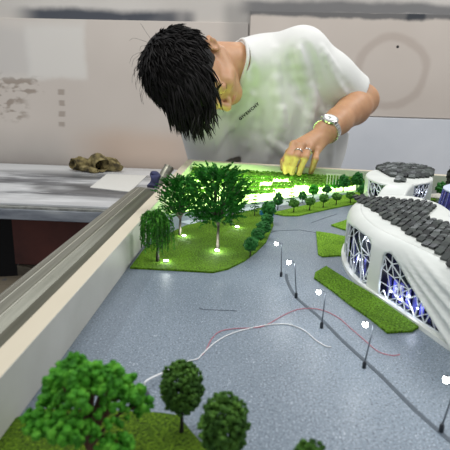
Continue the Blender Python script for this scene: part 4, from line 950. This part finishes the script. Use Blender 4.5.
#@@P5
# ================================================================== WHITE BUILDINGS WITH LATTICE WINDOWS
white_m = NT('white_shell'); white_m.base(white_m.ramp(white_m.noise(20, 3), [(0.3, (204, 209, 204)), (0.7, (216, 220, 215))])); white_m.set(rough=0.42); white_m = white_m.m
lat_m = plain('white_lattice', (224, 230, 234), 0.45); navy = plain('navy_glass', (14, 16, 44), 0.18, 0.0, var=0.4, vs=60)
violet = plain('violet_panel', (52, 54, 116), 0.25, var=0.5, vs=90)
tile_a = plain('tile_charcoal', (44, 49, 46), 0.34, var=0.25, vs=150); tile_b = plain('tile_dark', (26, 29, 28), 0.34, var=0.25, vs=150); tile_c = plain('tile_grey', (62, 68, 64), 0.36, var=0.2, vs=150)
class Shell:
    """closed smooth plan (counter-clockwise or not) swept up a wall profile with a rounded shoulder"""
    def __init__(s, pts, H, rad, closed=True, lean=0.0):
        P = catmull([V3((x, y, 0)) for x, y in pts], 24, closed=True); s.H, s.rad, s.lean = H, rad, lean
        s.P = np.array([(p.x, p.y) for p in P]); s.n = len(s.P); s.c = s.P.mean(0)
        d = np.linalg.norm(np.roll(s.P, -1, 0)-s.P, axis=1); s.s = np.concatenate([[0], np.cumsum(d)]); s.L = s.s[-1]
        ar = 0.5*np.sum(s.P[:, 0]*np.roll(s.P[:, 1], -1)-np.roll(s.P[:, 0], -1)*s.P[:, 1]); s.sg = 1 if ar > 0 else -1
        T_ = np.roll(s.P, -3, 0)-np.roll(s.P, 3, 0); T_ /= np.linalg.norm(T_, axis=1, keepdims=True); s.N = np.stack([T_[:, 1], -T_[:, 0]], 1)*s.sg
        s.zs = H-rad; s.T = s.zs+rad*PI/2
        s.disp = None
    def pos(s, a, t, off=0.0):
        a = a % s.L; i = min(int(np.searchsorted(s.s, a, side='right'))-1, s.n-1); q = (a-s.s[i])/(s.s[i+1]-s.s[i]); j = (i+1) % s.n
        p = s.P[i]*(1-q)+s.P[j]*q; n = s.N[i]*(1-q)+s.N[j]*q; n = n/np.linalg.norm(n)
        if s.disp: off = off+s.disp(a, t)
        if t <= s.zs: ins, z, co, cz = 0.0, t, 1, 0
        else:
            th = min(PI/2, (t-s.zs)/s.rad); ins, z, co, cz = s.rad*(1-math.cos(th)), s.zs+s.rad*math.sin(th), math.cos(th), math.sin(th)
        ins += s.lean*z
        o = off*co-ins; return V3((p[0]+n[0]*o, p[1]+n[1]*o, T+z+off*cz))
    def hit(s, px, py):
        v = ray(px, py); best = None
        for i in range(s.n):
            j = (i+1) % s.n; a = s.P[i]; e = s.P[j]-a; den = v.x*e[1]-v.y*e[0]
            if abs(den) < 1e-12: continue
            k = (a[0]*e[1]-a[1]*e[0])/den; u = (a[0]*v.y-a[1]*v.x)/(-(e[0]*v.y-e[1]*v.x)) if abs(e[0]*v.y-e[1]*v.x) > 1e-12 else -1
            if k > 0 and 0 <= u <= 1 and (v.x*s.N[i][0]+v.y*s.N[i][1]) < 0:
                if best is None or k < best[0]: best = (k, s.s[i]+u*(s.s[i+1]-s.s[i]))
        return None if best is None else (best[1], v.z*best[0]+CH)
def in_poly(x, y, P):
    c = False; j = len(P)-1
    for i in range(len(P)):
        if (P[i][1] > y) != (P[j][1] > y) and x < (P[j][0]-P[i][0])*(y-P[i][1])/(P[j][1]-P[i][1])+P[i][0]: c = not c
        j = i
    return c
def dseg(x, y, a, b):
    ex, ey = b[0]-a[0], b[1]-a[1]; t = max(0, min(1, ((x-a[0])*ex+(y-a[1])*ey)/(ex*ex+ey*ey+1e-12))); return math.hypot(x-a[0]-ex*t, y-a[1]-ey*t)
def shell_mesh(sh, s0, s1, holes, step=0.0045, extra=()):
    pts, edges = [], []
    def loop(P, closed=True):
        k = len(pts); pts.extend(P); n = len(P)
        for i in range(n if closed else n-1): edges.append((k+i, k+(i+1) % n))
    ns = max(8, int((s1-s0)/step)); nt = max(6, int(sh.T/step))
    bd = [(s0+(s1-s0)*i/ns, 0) for i in range(ns)]+[(s1, sh.T*i/nt) for i in range(nt)]+[(s1-(s1-s0)*i/ns, sh.T) for i in range(ns)]+[(s0, sh.T*(1-i/nt)) for i in range(nt)]
    loop(bd)
    for h_ in holes: loop(h_)
    for i in range(1, ns):
        for j in range(1, nt):
            x, y = s0+(s1-s0)*(i+0.5*(j % 2)*0.8)/ns, sh.T*j/nt
            if x >= s1-step*.3: continue
            if any(in_poly(x, y, h_) for h_ in holes): continue
            if any(min(dseg(x, y, h_[q-1], h_[q]) for q in range(len(h_))) < step*0.4 for h_ in holes): continue
            pts.append((x, y))
    V, E_, F_, *_ = delaunay_2d_cdt([Vector(p) for p in pts], edges, [], 0, 1e-7)
    out = []
    for f in F_:
        c = sum((V[i] for i in f), Vector((0, 0)))/len(f)
        if any(in_poly(c.x, c.y, h_) for h_ in holes): continue
        out.append(f)
    return [(v.x, v.y) for v in V], out
def resamp(P, n):
    P = P+[P[0]]; d = [0]
    for a, b in zip(P, P[1:]): d.append(d[-1]+math.dist(a, b))
    return [(float(np.interp(d[-1]*i/n, d, [p[0] for p in P])), float(np.interp(d[-1]*i/n, d, [p[1] for p in P]))) for i in range(n)]
def lattice(sh, hole, npt, seed, root, w=0.0009, stretch=1.0, depth=-0.0016, mind=0.005, name='lattice', drop=0.12):
    rs = np.random.default_rng(seed); B = resamp(hole, max(10, int(npt*1.0))); pts = list(B); x0, x1 = min(p[0] for p in hole), max(p[0] for p in hole); y0, y1 = min(p[1] for p in hole), max(p[1] for p in hole)
    tries = 0; nin = 0
    while nin < npt and tries < 6000:
        tries += 1; x, y = rs.uniform(x0, x1), rs.uniform(y0, y1)
        if in_poly(x, y, hole) and all(math.hypot((x-p[0])*stretch, y-p[1]) > mind for p in pts): pts.append((x, y)); nin += 1
    V, E_, F_, *_ = delaunay_2d_cdt([Vector(p) for p in pts], [], [], 0, 1e-7)
    es = set()
    for f in F_:
        for i in range(len(f)): es.add(tuple(sorted((f[i-1], f[i]))))
    bm = bmesh.new(); nb = len(B)
    for a, b in es:
        m = (V[a]+V[b])/2
        if not in_poly(m.x, m.y, hole): continue
        if rs.uniform() < drop: continue
        k = max(1, int((V[a]-V[b]).length/0.006)); P = [sh.pos(*(V[a].lerp(V[b], i/k)), depth) for i in range(k+1)]
        tube(bm, P, w*rs.uniform(0.75, 1.15), 4)
    tube(bm, [sh.pos(x, y, depth+0.0006) for x, y in hole+[hole[0]]], w*0.9, 4)
    return bmo(name, bm, lat_m, root)
def roofcap(sh, root, m, name='roof'):
    ring = [sh.pos(sh.s[i], sh.T-1e-6) for i in range(0, sh.n, 2)]; bm = bmesh.new(); vs = [bm.verts.new(p) for p in ring]; es = [bm.edges.new((vs[i-1], vs[i])) for i in range(len(vs))]
    bmesh.ops.triangle_fill(bm, use_beauty=True, edges=es); bmesh.ops.recalc_face_normals(bm, faces=bm.faces); return bmo(name, bm, m, root, smooth=False)
def band_(sh, off0, off1, z0, z1, root, name, m):
    """ring around the plan between two offsets and heights"""
    bm = bmesh.new(); R = []
    for i in range(0, sh.n):
        p, n = sh.P[i], sh.N[i]; R.append([bm.verts.new((p[0]+n[0]*o, p[1]+n[1]*o, T+z)) for o, z in ((off0, z0), (off1, z0), (off1, z1), (off0, z1))])
    for i in range(len(R)):
        j = (i+1) % len(R)
        for k in range(4): bm.faces.new((R[i][k], R[j][k], R[j][(k+1) % 4], R[i][(k+1) % 4]))
    return bmo(name, bm, m, root)
def building(name, label, pts, H, rad, holes_px, seed, npts, holes_abs=None, disp=None, lean=0.0, lw=0.0009, mind=0.005, inner=0.011):
    sh = Shell(pts, H, rad, lean=lean); root = thing(name, label, 'building', (0, 0, 0)); holes = []
    for hp in holes_px:
        hs = []
        for q in hp:
            if len(q) == 2: r = sh.hit(*q)
            else: r = (q[0], q[1])
            if r is None: print('MISS', name, q); continue
            hs.append(r)
        # keep within one lap
        s0 = hs[0][0]; hs = [((a-s0+sh.L/2) % sh.L-sh.L/2+s0, min(max(z, 0.003), sh.zs+sh.rad*0.55)) for a, z in hs]; holes.append(resamp(hs, 46))
        print(name, 'hole', [(round(a, 3), round(z, 3)) for a, z in hs])
    sh.disp = (lambda a, t: disp(sh, holes, a, t)) if disp else None
    allm = min(min(p[0] for p in h_) for h_ in holes); start = allm-0.02
    holes2 = [[((a-start) % sh.L+start, t) for a, t in h_] for h_ in holes]
    V, F_ = shell_mesh(sh, start, start+sh.L, holes2, 0.0027 if disp else 0.0045)
    print(name, 'PLE', PLE); P = [sh.pos(a, t) for a, t in V]; me = mesh_of('shell', [p[:] for p in P], F_, True); bm = bmesh.new(); bm.from_mesh(me); bmesh.ops.remove_doubles(bm, verts=bm.verts, dist=1e-5); bmesh.ops.recalc_face_normals(bm, faces=bm.faces)
    # make sure it faces outwards
    f = max(bm.faces, key=lambda f: f.calc_center_median().x); 
    if f.normal.x < 0: bmesh.ops.reverse_faces(bm, faces=bm.faces)
    bm.to_mesh(me); bm.free(); o = link('shell', me, white_m, root); so = o.modifiers.new('s', 'SOLIDIFY'); so.thickness = 0.0022; so.offset = -1
    me.polygons.foreach_set('use_smooth', [True]*len(me.polygons))
    roofcap(sh, root, white_m); band_(sh, -0.003, 0.0032, 0, 0.0042, root, 'plinth', white_m)
    for i, h_ in enumerate(holes2): lattice(sh, h_, npts[i], seed+i, root, lw, mind=mind)
    # dark glass wall inside, with violet panels set in it
    bm = bmesh.new(); R = []
    for i in range(0, sh.n, 2):
        p, n = sh.P[i], sh.N[i]; R.append([bm.verts.new((p[0]-n[0]*inner, p[1]-n[1]*inner, T+z)) for z in (0.001, H-rad*0.4)])
    for i in range(len(R)): j = (i+1) % len(R); bm.faces.new((R[i][0], R[j][0], R[j][1], R[i][1]))
    bmo('inner_glass', bm, navy, root); return sh, root, holes2
def violet_panels(sh, root, hole, n, off, z0, z1, w=0.006):
    x0, x1 = min(p[0] for p in hole), max(p[0] for p in hole)
    for i in range(n):
        a = x0+(x1-x0)*(i+0.5)/n; bm = bmesh.new(); q = [sh.pos(a-w/2, z0, off), sh.pos(a+w/2, z0, off), sh.pos(a+w/2, z1, off), sh.pos(a-w/2, z1, off)]; q2 = [sh.pos(a-w/2, z0, off-0.001), sh.pos(a+w/2, z0, off-0.001), sh.pos(a+w/2, z1, off-0.001), sh.pos(a-w/2, z1, off-0.001)]
        A = [bm.verts.new(v) for v in q]; B = [bm.verts.new(v) for v in q2]; bm.faces.new(A); bm.faces.new(B[::-1])
        for k in range(4): bm.faces.new((A[k], B[k], B[(k+1) % 4], A[(k+1) % 4]))
        bmo('window_panel', bm, violet, root)
def inner_led(sh, root, a, z, off, e, r=0.0016):
    p = sh.pos(a, z, off); bm = bmesh.new(); bmesh.ops.create_uvsphere(bm, u_segments=10, v_segments=6, radius=r, matrix=Matrix.Translation(p)); bmo('interior_lamp', bm, led_b, root, smooth=True)
    p2 = sh.pos(a, z+0.003, off+0.003); point(p2, e, (0.80, 0.84, 1.0), 0.0015, root)
_tb = bmesh.new(); 
_hx = [(0.5*math.cos(PI/6+k*PI/3), 0.5*math.sin(PI/6+k*PI/3)) for k in range(6)]
_sq = [(-0.46, -0.40), (0.46, -0.40), (0.46, 0.30), (0.22, 0.5), (-0.22, 0.5), (-0.46, 0.30)]
prism(_tb, _sq, 0, 0.42); bmesh.ops.recalc_face_normals(_tb, faces=_tb.faces); TILE_MES = []
for tm in (tile_a, tile_b, tile_c):
    me = bpy.data.meshes.new('roof_tile'); _tb.to_mesh(me); me.materials.append(tm); TILE_MES.append(me)
_tb.free()
def tiles(root, poly, z, pitch, ang, size, limit=300, tilt=0.30, seed=1, zf=None, name='roof_tile'):
    rs = random.Random(seed); c_, s_ = math.cos(ang), math.sin(ang); xs_ = [p[0] for p in poly]; ys_ = [p[1] for p in poly]; cx, cy = sum(xs_)/len(xs_), sum(ys_)/len(ys_); D_ = max(max(xs_)-min(xs_), max(ys_)-min(ys_))
    N_ = int(D_/pitch)+2; out = []
    for i in range(-N_, N_):
        for j in range(-N_, N_):
            u, v = (i+0.5*(j % 2))*pitch, j*pitch*0.80; x, y = cx+u*c_-v*s_, cy+u*s_+v*c_
            if in_poly(x, y, poly): out.append((x, y, j))
    out.sort(key=lambda q: math.hypot(q[0], q[1])); out = out[:limit]
    for x, y, j in out:
        o = bpy.data.objects.new(name, rs.choice(TILE_MES)); COL.objects.link(o); o.parent = root
        o.location = (x, y, T+z+(zf(x, y) if zf else 0)+size*0.06); o.scale = (size, size, size*rs.uniform(0.8, 1.3)); o.rotation_euler = (tilt+rs.uniform(-.14, .14), rs.uniform(-.16, .16), ang+rs.uniform(-.14, .14))
    return len(out)

# near building ------------------------------------------------------------
HA, RA_ = 0.066, 0.017
PA = [(0.205, 0.320), (0.176, 0.395), (0.158, 0.447), (0.139, 0.500), (0.127, 0.533), (0.121, 0.568), (0.121, 0.610), (0.127, 0.655), (0.142, 0.700), (0.170, 0.735), (0.215, 0.752), (0.250, 0.738), (0.268, 0.695), (0.266, 0.640), (0.262, 0.600), (0.300, 0.570), (0.370, 0.540), (0.400, 0.44), (0.36, 0.33), (0.27, 0.285)]
def pleats(sh, holes, a, t):
    """deep swept folds beside the pointed window, running down towards the near end"""
    h_ = holes[1]; a = (a-h_[0][0]+sh.L/2) % sh.L-sh.L/2+h_[0][0]
    (sa, za), (sb_, zb) = PLE['a'], PLE['b']; dx, dz = sb_-sa, zb-za; L = math.hypot(dx, dz); ux, uz = dx/L, dz/L
    u = (a-sa)*ux+(t-za)*uz; v = abs((a-sa)*(-uz)+(t-za)*ux); side = ((a-sa)*(-uz)+(t-za)*ux)*PLE['sg']
    if side < 0.0015: return 0.0
    fan = 0.45+0.55*max(0, min(1, u/L)); v2 = side/fan; grow = max(0, min(1, (u+0.004)/(L*0.55)))
    fade = 1.0 if v2 < 0.042 else max(0, 1-(v2-0.042)/0.012)
    return grow*fade*(0.0052*(0.5-0.5*math.cos(2*PI*v2/0.0125))**0.8*fan)
PLE = {}
_s = Shell(PA, HA, RA_)
pa, pb = _s.hit(390, 254), _s.hit(441, 334); 
s_ref = _s.hit(378, 290)
def unw(q): return ((q[0]-s_ref[0]+_s.L/2) % _s.L-_s.L/2+s_ref[0], q[1])
pa, pb = unw(pa), unw(pb); up_ = unw(_s.hit(430, 290)); PLE['a'], PLE['b'] = pa, pb
L_ = math.hypot(pb[0]-pa[0], pb[1]-pa[1]); PLE['sg'] = 1 if ((up_[0]-pa[0])*(-(pb[1]-pa[1])/L_)+(up_[1]-pa[1])*(pb[0]-pa[0])/L_) > 0 else -1
w1_px = [(371, 245), (368.5, 239), (362, 233), (355, 228), (348, 223), (344.6, 222), (343.0, 240), (343.2, 258), (344.2, 268), (350, 277), (358, 283), (366, 286.5), (368, 270), (370.5, 256)]
w2_px = [(377.5, 295.5), (379, 280), (381.5, 263), (383.5, 254), (387, 251.5), (392, 255), (399, 263.5), (407, 276), (415, 290), (424, 306), (433, 321), (441, 334), (428, 327), (410, 315.5), (394, 306)]
shA, bA, hA = building('lattice_building', 'nearest white building with swept folds, lattice windows and dark tiled roof', PA, HA, RA_, [w1_px, w2_px], 101, (15, 17), disp=pleats, mind=0.0078, lw=0.00062)
violet_panels(shA, bA, hA[0], 7, -0.0085, 0.004, 0.030, 0.0045); violet_panels(shA, bA, hA[1], 9, -0.0085, 0.004, 0.026, 0.006)
for px, py in ((363, 240),): r = shA.hit(px, py); inner_led(shA, bA, r[0], r[1], -0.006, 0.003, 0.0008)
for px, py in ((357, 262), (349, 262), (364, 274)): r = shA.hit(px, py); inner_led(shA, bA, r[0], r[1], -0.006, 0.003, 0.0006)
for px, py in ((386, 292), (396, 300), (412, 309)): r = shA.hit(px, py); inner_led(shA, bA, r[0], max(0.004, r[1]), -0.006, 0.008, 0.0011)
ta = [(g(x, y, HA).x, g(x, y, HA).y) for x, y in ((352, 197.5), (362, 204), (383, 217), (407, 233), (432, 251), (450, 265), (475, 290), (520, 270), (480, 236), (452, 227), (438, 223), (424, 217.5), (433, 213), (437, 211), (431, 203), (416, 202), (404, 201), (396, 198.5), (372, 196))]
print('tiles A', tiles(bA, ta, HA, 0.0094, math.radians(-62), 0.0080, 300, seed=3, tilt=0.42))

# far building --------------------------------------------------------------
HB, RB_ = 0.062, 0.0045
PB = [(0.208, 0.915), (0.214, 0.874), (0.229, 0.852), (0.246, 0.846), (0.264, 0.853), (0.291, 0.877), (0.318, 0.907), (0.334, 0.942), (0.338, 0.975), (0.322, 1.015), (0.285, 1.035), (0.240, 1.015), (0.216, 0.970)]
wb1 = [(368.5, 177.5), (368, 186), (368, 193), (370, 199), (378, 202), (388, 202), (394, 198), (397, 188), (396, 180), (384, 179), (376, 178.5)]
wb2 = [(407, 199), (409, 192), (413, 187.5), (418, 185), (424, 184), (430, 183.8), (434, 184.5), (434, 191), (431.5, 198), (424, 199.5), (416, 200)]
shB, bB, hB = building('round_building', 'smaller white round building behind the near one, dark tiles on its flat roof', PB, HB, RB_, [wb1, wb2], 201, (8, 11), lw=0.0009, mind=0.011)
for px, py in ((376, 192), (420, 193), (426, 193)):
    r = shB.hit(px, py)
    if r: inner_led(shB, bB, r[0], r[1], -0.007, 0.002, 0.0008)
def ramp():
    secs = [((0.262, 0.876), 0.018, 0.0622), ((0.250, 0.856), 0.020, 0.0622), ((0.236, 0.834), 0.021, 0.058), ((0.225, 0.815), 0.022, 0.048), ((0.216, 0.798), 0.021, 0.034), ((0.209, 0.783), 0.018, 0.018), ((0.204, 0.770), 0.012, 0.003)]
    C_ = catmull([V3((c[0], c[1], z)) for c, w, z in secs], 6); W_ = np.interp(np.linspace(0, 6, len(C_)), range(7), [w for c, w, z in secs]); n_ = V3((0.91, -0.41, 0)); bm = bmesh.new(); rings = []
    for c, w in zip(C_, W_):
        z = max(c.z, 0.002); prof = [(-1, 0), (-1, z-0.004), (-0.93, z-0.001), (-0.8, z), (0.8, z), (0.93, z-0.001), (1, z-0.004), (1, 0)]
        rings.append([bm.verts.new((c.x+n_.x*w*a, c.y+n_.y*w*a, T+max(0.0003, zz_))) for a, zz_ in prof])
    for a, b in zip(rings, rings[1:]):
        for k in range(8): bm.faces.new((a[k], a[(k+1) % 8], b[(k+1) % 8], b[k]))
    bm.faces.new(rings[0][::-1]); bm.faces.new(rings[-1]); o = bmo('swept_ramp', bm, white_m, bB, smooth=True); m = o.modifiers.new('e', 'EDGE_SPLIT'); m.split_angle = 0.8
ramp()
tb = [(g(x, y, HB).x, g(x, y, HB).y) for x, y in ((379, 169), (384, 174), (392, 177.2), (402, 178.5), (416, 178.5), (430, 177.5), (432, 173), (424, 168), (412, 166.2), (396, 165.6), (384, 166))]
print('tiles B', tiles(bB, tb, HB, 0.0125, math.radians(-30), 0.0125, 170, seed=5, tilt=0.45))
tiles(bB, [(g(x, y, HB).x, g(x, y, HB).y) for x, y in ((396, 179), (405, 179), (405, 183), (397, 183))], HB, 0.0115, math.radians(-30), 0.0115, 4, seed=6)

# leaning dark blue tower at the right edge ------------------------------------------
q0 = at(440.5, 204, 0.80); q1 = at(445.5, 191, 0.80); cx_, cy_ = 0.384, 0.815; rb0 = cx_-q0.x-0.012; rt0 = cx_-q1.x-0.008; ht = q1.z-T
tw = thing('blue_tower', 'dark blue fluted drum building with a pale flat top at the right edge', 'building', (cx_, cy_, T+0.0002))
def rad_at(z): return rb0+0.010*(1-z/ht)-(rb0-rt0)*(z/ht)
bm = bmesh.new(); lathe(bm, [(rad_at(0), 0), (rad_at(ht*.5), ht*.5), (rad_at(ht-0.003), ht-0.003)], 48); bmo('drum', bm, plain('blue_glass', (28, 30, 92), 0.2, var=0.3, vs=80), tw, smooth=True)
bm = bmesh.new(); lathe(bm, [(rad_at(ht)+0.0015, ht-0.003), (rad_at(ht)+0.002, ht-0.001), (rad_at(ht), ht), (0.001, ht+0.0005)], 48); bmo('flat_top', bm, plain('pale_blue_top', (198, 210, 228), 0.4), tw)
for k in range(36):
    a = 2*PI*k/36; bm = bmesh.new(); tube(bm, [V3((math.cos(a)*(rad_at(z)+0.0006), math.sin(a)*(rad_at(z)+0.0006), z)) for z in (0.001, ht*.5, ht-0.003)], 0.0009, 4); bmo('fin', bm, plain('fin_violet', (120, 124, 196), 0.35) if k == 0 else bpy.data.materials['fin_violet'], tw)
# small pale canopy between
cp_ = g(437, 203); can = thing('canopy', 'small pale flat canopy on a post between far building and blue tower', 'canopy', (cp_.x, cp_.y, T+0.0002)); hz = at(438, 196, cp_.y).z-T
bm = bmesh.new(); lathe(bm, [(0.003, hz-0.006), (0.022, hz-0.001), (0.022, hz), (0.002, hz+0.005)], 24); bmo('canopy_top', bm, plain('cream_plastic', (216, 212, 196), 0.5), can, smooth=False)
bm = bmesh.new(); lathe(bm, [(0.004, 0), (0.002, 0.004), (0.002, hz-0.004)], 12); bmo('post', bm, white_m, can)
